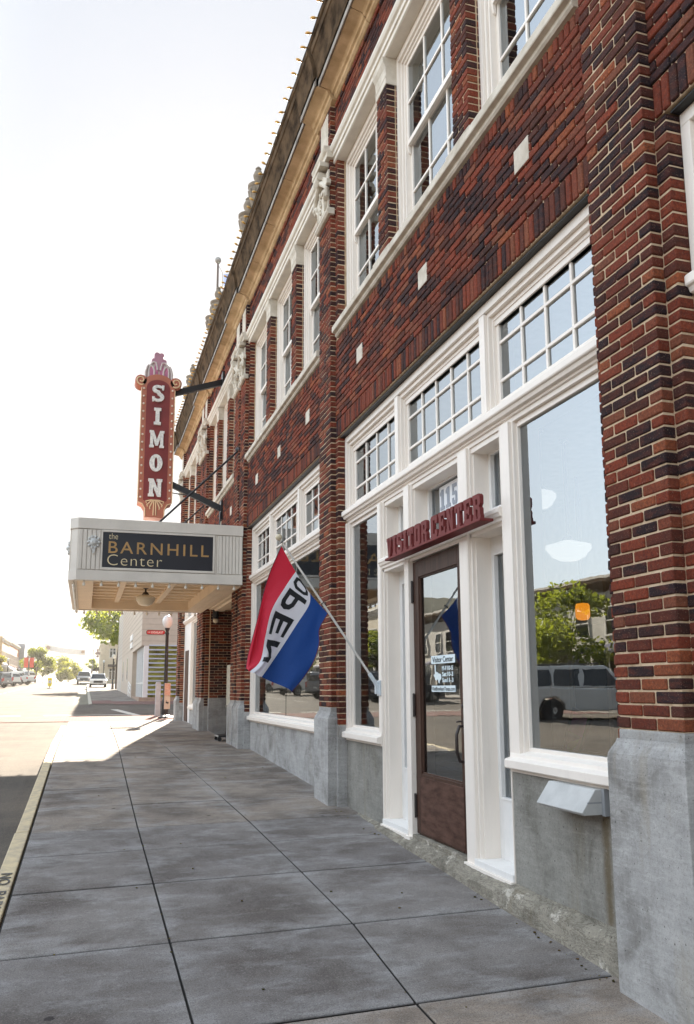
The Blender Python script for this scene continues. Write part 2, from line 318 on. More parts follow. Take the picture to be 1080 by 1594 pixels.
SLAB = {  # block letters with slab feet, 6 x 10 units
 'V': [[(2, 0), (4, 0), (5.5, 8.4), (6.2, 8.4), (6.2, 10), (3.5, 10), (3.5, 8.4), (3.9, 8.4), (3, 3), (2.1, 8.4), (2.5, 8.4), (2.5, 10), (-.2, 10), (-.2, 8.4), (.5, 8.4)]],
 'I': [[(.8, 0), (5.2, 0), (5.2, 1.6), (4.2, 1.6), (4.2, 8.4), (5.2, 8.4), (5.2, 10), (.8, 10), (.8, 8.4), (1.8, 8.4), (1.8, 1.6), (.8, 1.6)]],
 'S': [[(0, 3.4), (0, 0), (.9, 0), (1.2, .5), (2, 0), (5, 0), (6, 1), (6, 5), (5, 6), (2.1, 6.4), (2.1, 8), (3.9, 8), (3.9, 6.8), (6, 6.8), (6, 10), (5.1, 10), (4.8, 9.5), (4, 10), (1, 10), (0, 9), (0, 5.4), (1, 4.4), (3.9, 4), (3.9, 2), (2.1, 2), (2.1, 3.4)]],
 'T': [[(1.2, 0), (4.8, 0), (4.8, 1.6), (4.1, 1.6), (4.1, 8.2), (4.7, 8.2), (4.7, 6.6), (6.2, 6.6), (6.2, 10), (-.2, 10), (-.2, 6.6), (1.3, 6.6), (1.3, 8.2), (1.9, 8.2), (1.9, 1.6), (1.2, 1.6)]],
 'O': [[(0, 1), (1, 0), (5, 0), (6, 1), (6, 9), (5, 10), (1, 10), (0, 9)], [(2.2, 2.1), (2.2, 7.9), (3.8, 7.9), (3.8, 2.1)]],
 'R': [[(-.2, 0), (2.8, 0), (2.8, 1.5), (2.3, 1.5), (2.3, 4.2), (3.2, 4.2), (3.9, 3.5), (3.9, 0), (6.3, 0), (6.3, 1.5), (5.9, 1.5), (5.9, 4), (5, 5), (6, 6), (6, 9), (5, 10), (-.2, 10), (-.2, 8.4), (.3, 8.4), (.3, 1.5), (-.2, 1.5)], [(2.3, 5.9), (2.3, 8.1), (3.9, 8.1), (3.9, 5.9)]],
 'C': [[(0, 1), (1, 0), (5, 0), (6, 1), (6, 3.6), (4, 3.6), (4, 2), (2.2, 2), (2.2, 8), (4, 8), (4, 6.4), (6, 6.4), (6, 10), (5.2, 10), (4.9, 9.5), (4.2, 10), (1, 10), (0, 9)]],
 'E': [[(-.2, 0), (6, 0), (6, 3.1), (4.7, 3.1), (4.7, 1.8), (2.4, 1.8), (2.4, 4.2), (3.4, 4.2), (3.4, 3.4), (4.6, 3.4), (4.6, 6.6), (3.4, 6.6), (3.4, 5.8), (2.4, 5.8), (2.4, 8.2), (4.7, 8.2), (4.7, 6.9), (6, 6.9), (6, 10), (-.2, 10), (-.2, 8.4), (.4, 8.4), (.4, 1.6), (-.2, 1.6)]],
 'N': [[(-.2, 0), (2.6, 0), (2.6, 1.5), (2.1, 1.5), (2.1, 5.6), (4.2, 0), (5.9, 0), (5.9, 8.5), (6.4, 8.5), (6.4, 10), (3.7, 10), (3.7, 8.5), (4.2, 8.5), (4.2, 4.6), (2.2, 10), (-.2, 10), (-.2, 8.5), (.3, 8.5), (.3, 1.5), (-.2, 1.5)]],
 'M': [[(-.4, 0), (2.4, 0), (2.4, 1.3), (1.9, 1.3), (1.9, 5.8), (3.2, 1.2), (4.8, 1.2), (6.1, 5.8), (6.1, 1.3), (5.6, 1.3), (5.6, 0), (8.4, 0), (8.4, 1.3), (7.9, 1.3), (7.9, 8.7), (8.4, 8.7), (8.4, 10), (5.9, 10), (4, 4.6), (2.1, 10), (-.4, 10), (-.4, 8.7), (.1, 8.7), (.1, 1.3), (-.4, 1.3)]],
 '1': [[(1, 0), (5, 0), (5, 1.6), (4, 1.6), (4, 10), (2.4, 10), (1, 8.6), (1, 7.2), (2, 7.6), (2, 1.6), (1, 1.6)]],
 '5': [[(0, 3.2), (0, 1), (1, 0), (5, 0), (6, 1), (6, 5.2), (5, 6.2), (2.1, 6.2), (2.1, 8.2), (5.7, 8.2), (5.7, 10), (.2, 10), (.2, 4.6), (3.9, 4.6), (3.9, 1.8), (2.1, 1.8), (2.1, 3.2)]],
}

# ================================================================== SETTING
YS = sorted(set(list(np.arange(-60, 60, 2.0)) + list(np.arange(60, 210, 6.0)) + [p[0] for p in PR if p[0] > 0]))
def sheet(x0, x1, off, ys=None, y0=-60, y1=400, nx=1):
    """strip following the street's slope; off is a number or a function of y"""
    mb = MB(); yy = [y0]+[y for y in YS if y0 < y < y1]+[y1]; f = off if callable(off) else (lambda y: off)
    xs = [x0+(x1-x0)*i/nx for i in range(nx+1)]
    vs = [(x, y, zg(y)+f(y)) for y in yy for x in xs]; n = nx+1
    return mb.add(vs, [(j*n+i, j*n+i+1, (j+1)*n+i+1, (j+1)*n+i) for j in range(len(yy)-1) for i in range(nx)])
GROUND = mat_concrete('open_ground', (.22, .2, .16), (.1, .1, .06), False)
struct(sheet(-700, 700, -.22, y0=-60, y1=1500).obj('ground', GROUND))
def roff(y): return float(np.interp(y, [20, 26.5, 46, 49], [-.14, -.012, -.012, -.14]))
struct(sheet(-13.2, -.60, roff, y0=-60, y1=215, nx=4).obj('road', ASPH))
struct(sheet(-.6, 60, lambda y: roff(y)-.004, y0=24.7, y1=46.2, nx=6).obj('side_road', ASPH))
# pavement of separate slabs
def jx1(y): return float(np.interp(y, [-20, 4.2, 9, 12.3, 21.2, 28], [.56, .56, .57, .60, .70, .74]))
def jx2(y): return float(np.interp(y, [-20, 4.18, 5.6, 8.9, 12, 14.6, 28], [1.62, 1.67, 1.755, 1.71, 1.62, 1.54, 1.2]))
cy = [-14, -11, -8, -5.5, -3.0, -1.1, .3, 1.6, 2.88, 4.14, 5.41, 6.76, 7.88, 8.88, 10.2, 11.55, 12.9, 14.6, 16.3, 18, 19.8, 21.6, 23.2, 24.7, 26.2, 27.4]
edge_ = []; pv = MB(); g_ = .0045
cut = lambda x, y: y+.028*(x-.56) if x > .5 else y+.035*(x-.56)
for j in range(len(cy)-1):
    y0, y1 = cy[j], cy[j+1]
    for k in range(3):
        xa = (lambda y: -.445) if k == 0 else (jx1 if k == 1 else jx2); xb = jx1 if k == 0 else (jx2 if k == 1 else (lambda y: 2.99))
        base = .26 if 4.2 < y0+.1 < 8.8 else (.92 if y0 < 4.2 else (.78 if y0 < 12 else .82))
        tone = min(1, max(0, base+random.uniform(-.14, .14)))
        ends = []
        for yy, s in ((y0, 1), (y1, -1)):
            a, b = xa(yy)+g_, xb(yy)-g_
            if k == 2 and yy == 4.14: b = 2.99
            ends.append([(a, cut(a, yy)+s*g_), (b, cut(b, yy)+s*g_)])
        p = [ends[0][0], ends[0][1], ends[1][1], ends[1][0]]
        dz = random.uniform(-.0025, .0025); w_ = .17
        lerp = lambda P, Q, f: (P[0]+(Q[0]-P[0])*f, P[1]+(Q[1]-P[1])*f)
        def inn(u, v): return lerp(lerp(p[0], p[1], u), lerp(p[3], p[2], u), v)
        fu, fv = w_/max(.4, abs(p[1][0]-p[0][0])), w_/max(.4, abs(p[3][1]-p[0][1]))
        us, vs_ = [0, .005, fu, 1-fu, .995, 1], [0, .014, fv, 1-fv, .986, 1]
        V = []
        for i_, v in enumerate(vs_):
            for j_, u in enumerate(us):
                x, yy = inn(u, v); rim = i_ in (0, 5) or j_ in (0, 5)
                V.append((x, yy, zg(yy)+dz-(.009 if rim else 0))); edge_.append(3 if rim else (1 if (i_ in (1, 4) or j_ in (1, 4)) else 0))
        for q in p: V.append((q[0], q[1], zg(q[1])-.12)); edge_.append(3)
        Fq = [(i_*6+j_, i_*6+j_+1, i_*6+j_+7, i_*6+j_+6) for i_ in range(5) for j_ in range(5)]
        bot = [36, 37, 38, 39]; top = [0, 5, 35, 30]
        rows_ = [[0, 1, 2, 3, 4, 5], [5, 11, 17, 23, 29, 35], [35, 34, 33, 32, 31, 30], [30, 24, 18, 12, 6, 0]]
        for q in range(4): Fq.append(tuple(rows_[q][::-1])+(bot[q], bot[(q+1) % 4]))
        pv.add(V, Fq, tone)
po = struct(pv.obj('pavement', PAVE)); at_ = po.data.attributes.new('edge', 'FLOAT', 'POINT'); at_.data.foreach_set('value', edge_)
struct(sheet(-.45, 3.0, -.014, y0=-14, y1=27.4).obj('pavement_joints', DIRT))
cw = MB()
for i in range(15):
    a, b = 27.45, 31.6
    y0 = a+(b-a)*i/15; y1 = a+(b-a)*(i+1)/15
    cw.quad((-13.2, y0, zg(y0)+.0), (3.0, y0, zg(y0)+.0), (3.0, y1, zg(y1)+.0), (-13.2, y1, zg(y1)+.0))
struct(cw.obj('brick_crosswalk', PAVER))
struct(sheet(3.0, 40, .0, y0=27.46, y1=31.4, nx=4).obj('side_pavement', PAVE))
struct(sheet(1.5, 40, .004, y0=45.2, y1=50.2, nx=4).obj('corner_pavement', PAVER))
struct(sheet(.40, 1.5, .002, y0=46.3, y1=52, nx=2).obj('corner_pavement', PAVER))
struct(sheet(.39, 40, -.002, y0=46.2, y1=125, nx=4).obj('far_pavement', PAVE))
struct(sheet(-18.6, -13.4, .0, y0=-60, y1=215, nx=2).obj('opposite_pavement', PAVE))
struct(sheet(-13.4, -13.2, .006, y0=-60, y1=215).obj('opposite_kerb', PALEK))
# painted kerb, near block, in lengths, and the pale one of the next block
kb = MB()
for i in range(-6, 12):
    y0, y1 = 2.1*i+.002+.55, 2.1*(i+1)-.006+.55
    if y1 > 24.6: y1 = 24.6
    if y1 <= y0: continue
    t = random.uniform(-.004, .004); w = random.uniform(-.006, .006)
    kb.add([(-.605+w, y0, zg(y0)-.2), (-.462, y0, zg(y0)-.2), (-.462, y0, zg(y0)+.004+t), (-.59+w, y0, zg(y0)+t), (-.605+w, y1, zg(y1)-.2), (-.462, y1, zg(y1)-.2), (-.462, y1, zg(y1)+.004+t), (-.59+w, y1, zg(y1)+t)],
           [(0, 1, 2, 3), (4, 7, 6, 5), (0, 4, 5, 1), (1, 5, 6, 2), (2, 6, 7, 3), (3, 7, 4, 0)])
KERB = struct(kb.obj('kerb', YELLOW, bev=.012))
kt = MB()
for txt, yc, L in (('NO', 7.17, .34), ('PARKING', 6.36, .92)):
    v, f = text_mesh(txt, .002, .012); v = fit(v, L, .085)
    kt.add([(-.525+p[1], yc-p[0], zg(yc-p[0])+.0065+p[2]) for p in v], f)
kt.obj('kerb_lettering', mat('worn_black_paint', (.05, .05, .055), .85, .5, 20, .2, 60, c2=(.22, .2, .16)), KERB)
fk = MB()
for i in range(18):
    y0, y1 = 46.4+4.2*i, 46.4+4.2*(i+1)-.02
    fk.add([(.22, y0, zg(y0)-.2), (.388, y0, zg(y0)-.2), (.388, y0, zg(y0)+.004), (.23, y0, zg(y0)+.002), (.22, y1, zg(y1)-.2), (.388, y1, zg(y1)-.2), (.388, y1, zg(y1)+.004), (.23, y1, zg(y1)+.002)],
           [(0, 1, 2, 3), (4, 7, 6, 5), (0, 4, 5, 1), (1, 5, 6, 2), (2, 6, 7, 3), (3, 7, 4, 0)])
struct(fk.obj('far_kerb', PALEK))
WPAINT = mat('road_white_paint', (.6, .57, .5), .8, .2)
rp = MB()
def gpoly(pts, dz=.004): rp.add([(x, y, zg(y)+roff(y)+dz) for x, y in pts], [tuple(range(len(pts)))])
arc = [(1.1+.1*i, 38.2-1.05*i) for i in range(8)]
for i in range(7): gpoly([arc[i], (arc[i][0]+.32, arc[i][1]), (arc[i+1][0]+.32, arc[i+1][1]), arc[i+1]])
gpoly([(-1.4, 32.4), (1.7, 32.4), (1.7, 32.75), (-1.4, 32.75)]); gpoly([(-13, 32.4), (-2.2, 32.4), (-2.2, 32.75), (-13, 32.75)])
for k in range(30): gpoly([(-6.95, 50+5*k), (-6.85, 50+5*k), (-6.85, 53+5*k), (-6.95, 53+5*k)], .006)
for k in range(12): gpoly([(-6.95, -40+5*k), (-6.85, -40+5*k), (-6.85, -37+5*k), (-6.95, -37+5*k)], .006)
struct(rp.obj('road_markings', WPAINT))
# leaves and grit lying in the joints and along the wall

# ================================================================== THE BRICK BUILDING
XP, XS, XF, XB = 2.80, 2.865, 2.955, 2.765
CO, BH, LB, J = .068, .0565, .203, .0115            # course, brick height, length, joint
PIERS = [(3.42, 3.947), (9.555, 10.082), (15.60, 16.127), (16.30, 16.827), (21.20, 21.727), (21.85, 22.377), (26.87, 27.40)]
STEP = .105
BAYS = [(-2.3, 3.315), (4.052, 9.45), (10.187, 15.495), (16.932, 21.095), (22.482, 26.765)]
ZL, ZE0, ZE1, ZT = 4.67, 5.965, 8.46, 9.33
bld = thing('brick_building', 'long two storey dark red brick building with white windows and stone cornice', 'building')
CV = np.array([(sx, sy, sz, a) for a in range(3) for sx in (0, 1) for sy in (0, 1) for sz in (0, 1)])
def brnd(y, z):
    'brick tone: darker bricks come in loose patches'
    t = .5+.25*math.sin(y*1.9+z*1.1)+.25*math.sin(y*.7-z*2.3+1); v = random.random()
    return v**(1.45-.9*t) if random.random() < .8 else random.random()
class Bricks:
    def __init__(s): s.b = []
    def add(s, x0, x1, y0, y1, z0, z1, rnd=None):
        s.b.append((x0, x1, y0, y1, z0, z1, brnd(y0, z0) if rnd is None else rnd)); return s
    def run(s, y0, y1, z0, n, x, depth=.09, off=0):
        for i in range(n):
            z = z0+i*CO; y = y0-((i+off) % 2)*(LB+J)/2-random.uniform(0, .02)
            while y < y1-.02:
                a, b = max(y, y0), min(y+LB, y1)
                if b-a > .025: s.add(x, x+depth, a, b, z, z+BH)
                y += LB+J
    def mb(s, bev=.0055):
        """rounded-edge bricks plus nothing else"""
        m = MB()
        B = np.array(s.b); n = len(B)
        jit = RNG.uniform(-.0022, .0022, (n, 6)); jit[:, 0] = RNG.uniform(-.003, .003, n)
        Q = B[:, :6]+jit
        for i in range(n):
            x0, x1, y0, y1, z0, z1 = Q[i]; e = bev*random.uniform(.7, 1.3)
            X, Y, Z = (x0, x1), (y0, y1), (z0, z1); ins = lambda P, k: P[k]+(e if k == 0 else -e)
            V = []
            for a in range(3):
                for kx in (0, 1):
                    for ky in (0, 1):
                        for kz in (0, 1):
                            V.append((X[kx] if a == 0 else ins(X, kx), Y[ky] if a == 1 else ins(Y, ky), Z[kz] if a == 2 else ins(Z, kz)))
            m.add(V, BF, float(B[i, 6]))
        return m
def _bf():
    ix = lambda a, x, y, z: a*8+x*4+y*2+z
    f = []
    for k in (0, 1):
        f.append([ix(0, k, 0, 0), ix(0, k, 0, 1), ix(0, k, 1, 1), ix(0, k, 1, 0)][::1 if k == 0 else -1])
        f.append([ix(1, 0, k, 0), ix(1, 1, k, 0), ix(1, 1, k, 1), ix(1, 0, k, 1)][::1 if k == 0 else -1])
        f.append([ix(2, 0, 0, k), ix(2, 0, 1, k), ix(2, 1, 1, k), ix(2, 1, 0, k)][::1 if k == 0 else -1])
    for p in (0, 1):
        for q in (0, 1):
            s = 1 if p == q else -1
            f.append([ix(0, p, q, 0), ix(0, p, q, 1), ix(1, p, q, 1), ix(1, p, q, 0)][::-s])
            f.append([ix(0, p, 0, q), ix(0, p, 1, q), ix(2, p, 1, q), ix(2, p, 0, q)][::s])
            f.append([ix(1, 0, p, q), ix(1, 1, p, q), ix(2, 1, p, q), ix(2, 0, p, q)][::-s])
            for r in (0, 1):
                s3 = 1 if (p+q+r) % 2 == 0 else -1
                f.append([ix(0, p, q, r), ix(1, p, q, r), ix(2, p, q, r)][::-s3])
    return f
BF = _bf()
def brick_part(name, br, cores, parent=bld):
    m = br.mb()
    for c in cores: m.box(*c, m=1)
    o = m.obj(name, [BRICK, MORTAR], parent, recalc=False); return o

ZB0 = 1.355
def srange(k, side):
    a, b = PIERS[k]
    if side == 0:
        lo = a-STEP
        if k and a-PIERS[k-1][1] < .3: lo = (a+PIERS[k-1][1])/2+.006
        return lo, a-J+.004
    hi = b+STEP
    if k+1 < len(PIERS) and PIERS[k+1][0]-b < .3: hi = (b+PIERS[k+1][0])/2-.006
    return b+J-.004, hi
for k, (a, b) in enumerate(PIERS):
    br = Bricks(); n = int((ZT-ZB0)/CO)
    for i in range(n):
        z = ZB0+.006+i*CO; ws = [LB, LB, b-a-2*LB-2*J]
        if i % 2: ws = ws[::-1]
        y = a
        for w in ws: br.add(XP, XP+.1, y, y+w, z, z+BH); y += w+J
    cores = [(XP+.009, 3.25, a+.008, b-.008, ZB0-.1, ZT)]
    for side in (0, 1):                                     # stepped brick edge beside the pier
        ya, yb = srange(k, side)
        z = ZB0-3*CO+.006
        while z < ZL-.02: br.add(XS, XS+.1, ya, yb, z, min(z+BH, ZL-.014)); z += CO
        z = ZE0+.14
        while z < ZT-.06: br.add(XS, XS+.1, ya, yb, z, z+BH); z += CO
        ca, cb = (ya+.007, a+.02) if side == 0 else (b-.02, yb-.007)
        cores += [(XS+.009, 3.2, ca, cb, ZB0-.24, ZL-.02), (XS+.009, 3.2, ca, cb, ZE0+.1, ZT)]
    p = brick_part('pier', br, cores)
    # cast concrete foot with a coved top
    m = MB(); e = .045
    def foot(x0, y0, y1, zt, x1=3.2, h=.16):
        zb = min(zg(y0), zg(y1))-.3
        rings = [(zb, e), (zt-h, e), (zt-h*.8, e*.92), (zt-h*.62, e*.6), (zt-h*.45, e*.25), (zt-h*.3, .004), (zt-.075, .0), (zt-.072, -.006), (zt-.012, -.006), (zt, .004)]
        vs = []
        for z, q in rings:
            q2 = q if z < zt else -.008
            vs += [(x0-q2, y0-q2, z), (x0-q2, y1+q2, z), (x1, y1+q2, z), (x1, y0-q2, z)]
        fs = []
        for i in range(len(rings)-1):
            for j in range(4): fs.append((i*4+j, i*4+(j+1) % 4, (i+1)*4+(j+1) % 4, (i+1)*4+j))
        fs.append(tuple(range(len(vs)-4, len(vs)))); m.add(vs, fs)
    foot(XP-.006, a-.004, b+.004, ZB0)
    for ya, yb in ((srange(k, 0)[0]-.005, a-.002), (b+.002, srange(k, 1)[1]+.005)): m.box(XS-.012, 3.2, ya, yb, zg(a)-.3, ZB0-3*CO)
    m.obj('pier_foot', CONC, p, bev=.006)

# --- spandrels: soldier course, stretcher courses, rowlock under the stone sill
for k, (a, b) in enumerate(BAYS):
    br = Bricks(); a0, b0 = a-STEP+.004, b+STEP-.004
    if k == 0: a0 = -2.3
    y = a0+.004
    while y+BH < b0: br.add(XS, XS+.09, y, y+BH, ZL+.014, ZL+.014+LB); y += CO
    br.run(a0, b0, ZL+.23, 14, XS)
    y = a0+.004
    while y+BH < b0: br.add(XS, XS+.09, y, y+BH, ZL+.23+14*CO, ZE0-.012); y += CO
    wd = (b-a)
    cores = [(XS+.017, 3.2, a0, b0, ZL+.008, ZE0+.06)]
    brick_part('spandrel_wall', br, cores)
    MB().box(XS+.034, 3.19, a+.002, b-.002, ZL-.012, ZL).obj('steel_lintel', STEEL, bld)
    st = [a+wd*t for t in (.142, .488, .838)] if k else [.9, 2.4]
    for y in st:
        MB().box(XS-.004, XS+.05, y-.055*1.9, y+.055*1.9, 5.318, 5.505).obj('stone_tile', STONE, bld, bev=.004)
    # stone sill
    ya, yb = a+.006, b-.006
    m = MB(); m.prism([(3.02, 5.968), (2.845, 5.968), (2.83, 5.985), (2.83, 6.012), (2.79, 6.022), (2.785, 6.03), (2.785, 6.098), (2.80, 6.108), (3.02, 6.15)], ya, yb)
    m.obj('stone_sill', STONE, bld, bev=.004)

# --- upper windows, brick pillars, capitals, entablature
UPP = {0: [], 1: [(5.64, 5.95), (7.585, 7.895)], 2: [(11.66, 11.97), (13.56, 13.87)], 3: [(17.95, 18.26), (19.55, 19.86)], 4: [(23.6, 23.91), (25.15, 25.46)]}
def sash_window(a, b):
    z0, z1 = 6.135, 8.46
    m = MB(); c = .085; o = .003
    def ring(x0, x1, i0, i1, top):      # frame ring between two insets
        m.box(x0, x1, a+i0+o, a+i1, z0, z1-top); m.box(x0, x1, b-i1, b-i0-o, z0, z1-top); m.box(x0, x1, a+i1, b-i1, z1-i1-.02, z1-top)
    ring(2.985, 3.2, 0, .055, 0); ring(3.012, 3.2, .055, .088, .055); ring(3.035, 3.2, .088, .115, .09)
    m.prism([(3.0, z0), (2.99, z0+.03), (3.0, z0+.045), (3.2, z0+.06), (3.2, z0)], a+.055, b-.055)
    w = m.obj('sash_window', WHITE, bld, bev=.004)
    ya, yb, zm = a+.115, b-.115, 7.36
    for x, za, zb, nm in ((3.055, zm-.03, z1-.135, 'upper_sash'), (3.095, z0+.06, zm+.02, 'lower_sash')):
        s = MB(); t = .045
        s.box(x, x+.035, ya, ya+t, za, zb); s.box(x, x+.035, yb-t, yb, za, zb)
        s.box(x, x+.035, ya+t, yb-t, zb-.05, zb); s.box(x-.001, x+.035, ya+t, yb-t, za, za+(.055 if nm == 'upper_sash' else .075))
        if nm == 'upper_sash':
            for yy in (ya+.012, yb-.012): s.prism([(x, za), (x+.03, za), (x+.03, za-.09), (x+.012, za-.075), (x+.004, za-.03)], yy-.014, yy+.014)
        for i in (1, 2):
            y = ya+t+(yb-ya-2*t)*i/3; s.box(x+.004, x+.03, y-.012, y+.012, za+.05, zb-.05)
        zc = (za+zb)/2; s.box(x+.002, x+.031, ya+t, yb-t, zc-.013, zc+.013)
        so = s.obj(nm, WHITE, w)
        q = MB().quad((x+.018, ya+t, za+.03), (x+.018, ya+t, zb-.03), (x+.018, yb-t, zb-.03), (x+.018, yb-t, za+.03))
        q.obj('glass', GLASS2, w, recalc=False)
for k, (a, b) in enumerate(BAYS):
    ps = UPP[k]; edges = [a]+[e for p in ps for e in p]+[b]
    if k == 0: edges = [-.2, 1.5, 1.81, 3.315]; ps = [(-.51, -.2), (1.5, 1.81)]
    for i in range(0, len(edges), 2): sash_window(edges[i], edges[i+1])
    for pa, pb in ps:
        br = Bricks(); z = 6.12; i = 0
        while z < 8.1:
            w1 = LB if i % 2 else pb-pa-LB-J
            br.add(XS, XS+.1, pa, pa+w1, z, z+BH); br.add(XS, XS+.1, pa+w1+J, pb, z, z+BH)
            br.add(XS+.1+J, XS+.2, pa, pb, z, z+BH)
            z += CO; i += 1
        brick_part('brick_pillar', br, [(XS+.009, 3.2, pa+.007, pb-.007, 6.05, 8.2)])
        m = MB(); m.prism([(XS-.008, 8.135), (XS-.012, 8.2), (XS-.02, 8.215), (XS-.008, 8.235), (XS-.012, 8.34), (XS-.04, 8.40), (XS-.045, 8.4595), (3.2, 8.4595), (3.2, 8.135)], pa-.012, pb+.012)
        m.obj('capital', STONE, bld, bev=.004)
        m = MB(); m.prism([(XS-.06, 6.09), (XS-.06, 6.15), (XS-.012, 6.22), (3.1, 6.22), (3.1, 6.09)], pa-.035, pb+.035); m.obj('pillar_block', STONE, bld, bev=.006)
    # entablature band, frieze bricks
    ya = a-STEP+.002 if k else -2.3
    m = MB(); m.prism([(3.2, ZE1+.002), (2.86, ZE1+.002), (2.845, ZE1+.012), (2.845, 8.525), (2.825, 8.532), (2.825, 8.585), (2.80, 8.60), (2.785, 8.63), (2.78, 8.66), (2.80, 8.672), (3.2, 8.68)], ya, b+STEP-.002)
    m.obj('entablature', mat('pale_stone_trim', (.72, .66, .57), .7, .1, 4, .15), bld)
    br = Bricks(); br.run(ya, b+STEP-.004, 8.686, 8, XS, off=k)
    y = ya
    while y+.1 < b+STEP: br.add(XS-.02, XS+.09, y, y+.097, 8.686+8*CO, 8.686+8*CO+BH); y += .097+J+.0
    brick_part('frieze_wall', br, [(XS+.016, 3.2, ya, b+STEP, 8.672, ZT+.03)])

# --- scrolled consoles and tablets on the piers at the head of the upper windows
def console(a, b):
    c = (a+b)/2; m = MB(); h = (b-a)/2
    m.prism([(XP-.035, 7.72), (XP-.06, 7.75), (XP-.055, 7.79), (XP-.03, 7.81), (XP+.05, 7.81), (XP+.05, 7.72)], a-.04, b+.04)       # foot mould
    m.box(XP-.02, XP+.05, a+.03, b-.03, 7.812, 8.40)                                                                            # back slab
    m.prism([(a+.10, 7.815), (b-.10, 7.815), (b-.06, 8.12), (c+.06, 8.2), (c-.06, 8.2), (a+.06, 8.12)], XP-.05, XP-.018, 'x')      # shield
    for s in (-1, 1):
        m.lathe([(.001, 0), (.05, 0), (.062, .02), (.062, .075), (.001, .08)], (XP-.085, c+s*.21, 8.03), 14, ax='x')
        m.lathe([(.001, 0), (.03, 0), (.03, .03), (.001, .03)], (XP-.105, c+s*.21, 8.03), 10, ax='x')
        m.tube([(XP-.05, c+s*.26, 7.98), (XP-.055, c+s*.28, 8.08), (XP-.06, c+s*.22, 8.16), (XP-.065, c+s*.12, 8.24), (XP-.075, c+s*.03, 8.30)], [.02, .028, .034, .04, .03], 8)
        m.tube([(XP-.05, c+s*.17, 7.83), (XP-.05, c+s*.15, 7.95), (XP-.06, c+s*.2, 8.03)], [.012, .02, .024], 7)
        m.prism([(c+s*.05, 8.26), (c+s*.30, 8.12), (c+s*.34, 8.13), (c+s*.34, 8.19), (c+s*.1, 8.36), (c+s*.05, 8.36)], XP-.07, XP-.01, 'x')
    for i in range(7): m.ball((XP-.058-.004*(i % 2), c+.03*math.sin(i*2.1), 7.88+.045*i), .026, 7)
    # scroll bracket carrying the block
    m.prism([(XP-.03, 8.26), (XP-.10, 8.27), (XP-.135, 8.31), (XP-.14, 8.38), (XP-.11, 8.44), (XP+.03, 8.44)], c-.085, c+.085)
    m.lathe([(.001, 0), (.06, 0), (.06, .01), (.05, .02), (.03, .02), (.03, .03), (.001, .03)], (XP-.075, c-.118, 8.355), 14, ax='y')
    m.lathe([(.001, 0), (.06, 0), (.06, .03), (.001, .03)], (XP-.075, c+.09, 8.355), 14, ax='y')
    m.box(XP-.125, XP+.03, a+.06, b-.06, 8.45, 8.52); m.prism([(XP+.03, 8.522), (XP-.06, 8.522), (XP-.06, 8.59), (XP-.085, 8.605), (XP-.1, 8.64), (XP-.105, 8.665), (XP-.09, 8.68), (XP+.03, 8.69)], a-.05, b+.05)
    m.obj('scroll_console', STONE, bld, bev=.005, smooth=True, auto=True)
    t = MB(); t.box(XP-.006, XP+.03, a+.09, b-.09, 8.75, 9.27); t.box(XP-.012, XP, a+.13, b-.13, 8.79, 9.23); t.obj('stone_tablet', STONE, bld, bev=.004)
for a, b in PIERS: console(a, b)

# --- cornice: bed mould, tan cove, weathered crown, blocking course
def corn(dx, y0, y1):
    y0 += .006; y1 -= .006
    a = MB(); a.prism([(3.2, 9.33), (2.85-dx, 9.33), (2.82-dx, 9.35), (2.815-dx, 9.39), (2.785-dx, 9.40), (2.775-dx, 9.43), (2.755-dx, 9.445), (2.72-dx, 9.452), (2.645-dx, 9.468), (2.63-dx, 9.47), (2.63-dx, 9.60), (3.2, 9.60)], y0, y1)
    b = MB(); b.prism([(2.90, 9.602), (2.625-dx, 9.602), (2.625-dx, 9.475), (2.612-dx, 9.458), (2.60-dx, 9.458), (2.60-dx, 9.535), (2.61-dx, 9.54), (2.61-dx, 9.56), (2.90, 9.56)], y0, y1)
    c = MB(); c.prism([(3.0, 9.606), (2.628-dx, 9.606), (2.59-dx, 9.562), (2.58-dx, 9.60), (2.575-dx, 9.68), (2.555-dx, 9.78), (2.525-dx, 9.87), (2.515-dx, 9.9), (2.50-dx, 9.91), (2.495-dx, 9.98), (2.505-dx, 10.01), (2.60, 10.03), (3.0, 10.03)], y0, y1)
    return a, b, c
segs = []
ye = 27.72; y = -2.3
cuts = [-2.3]+[v for (a, b) in ((3.3, 4.07), (9.43, 10.2), (15.48, 16.95), (21.08, 22.5), (26.75, ye)) for v in (a, b)]
for i in range(len(cuts)-1):
    a, b = cuts[i], cuts[i+1]; n = max(1, round((b-a)/1.25)); dx = .05 if i % 2 else 0
    for j in range(n): segs.append((dx, a+(b-a)*j/n, a+(b-a)*(j+1)/n))
ms = [MB(), MB(), MB()]
for s in segs:
    for A, Bm in zip(ms, corn(*s)): A.merge(Bm)
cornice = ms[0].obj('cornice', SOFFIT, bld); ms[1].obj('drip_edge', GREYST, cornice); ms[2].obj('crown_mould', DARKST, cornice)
m = MB(); y = -2.3
while y < ye-.01:
    y2 = min(y+1.25, ye); m.prism([(2.59, 10.032), (2.59, 10.33), (2.57, 10.345), (2.565, 10.40), (2.60, 10.43), (2.95, 10.45), (2.95, 10.032)], y+.003, y2-.003); y = y2
m.obj('parapet', DARKST, bld)
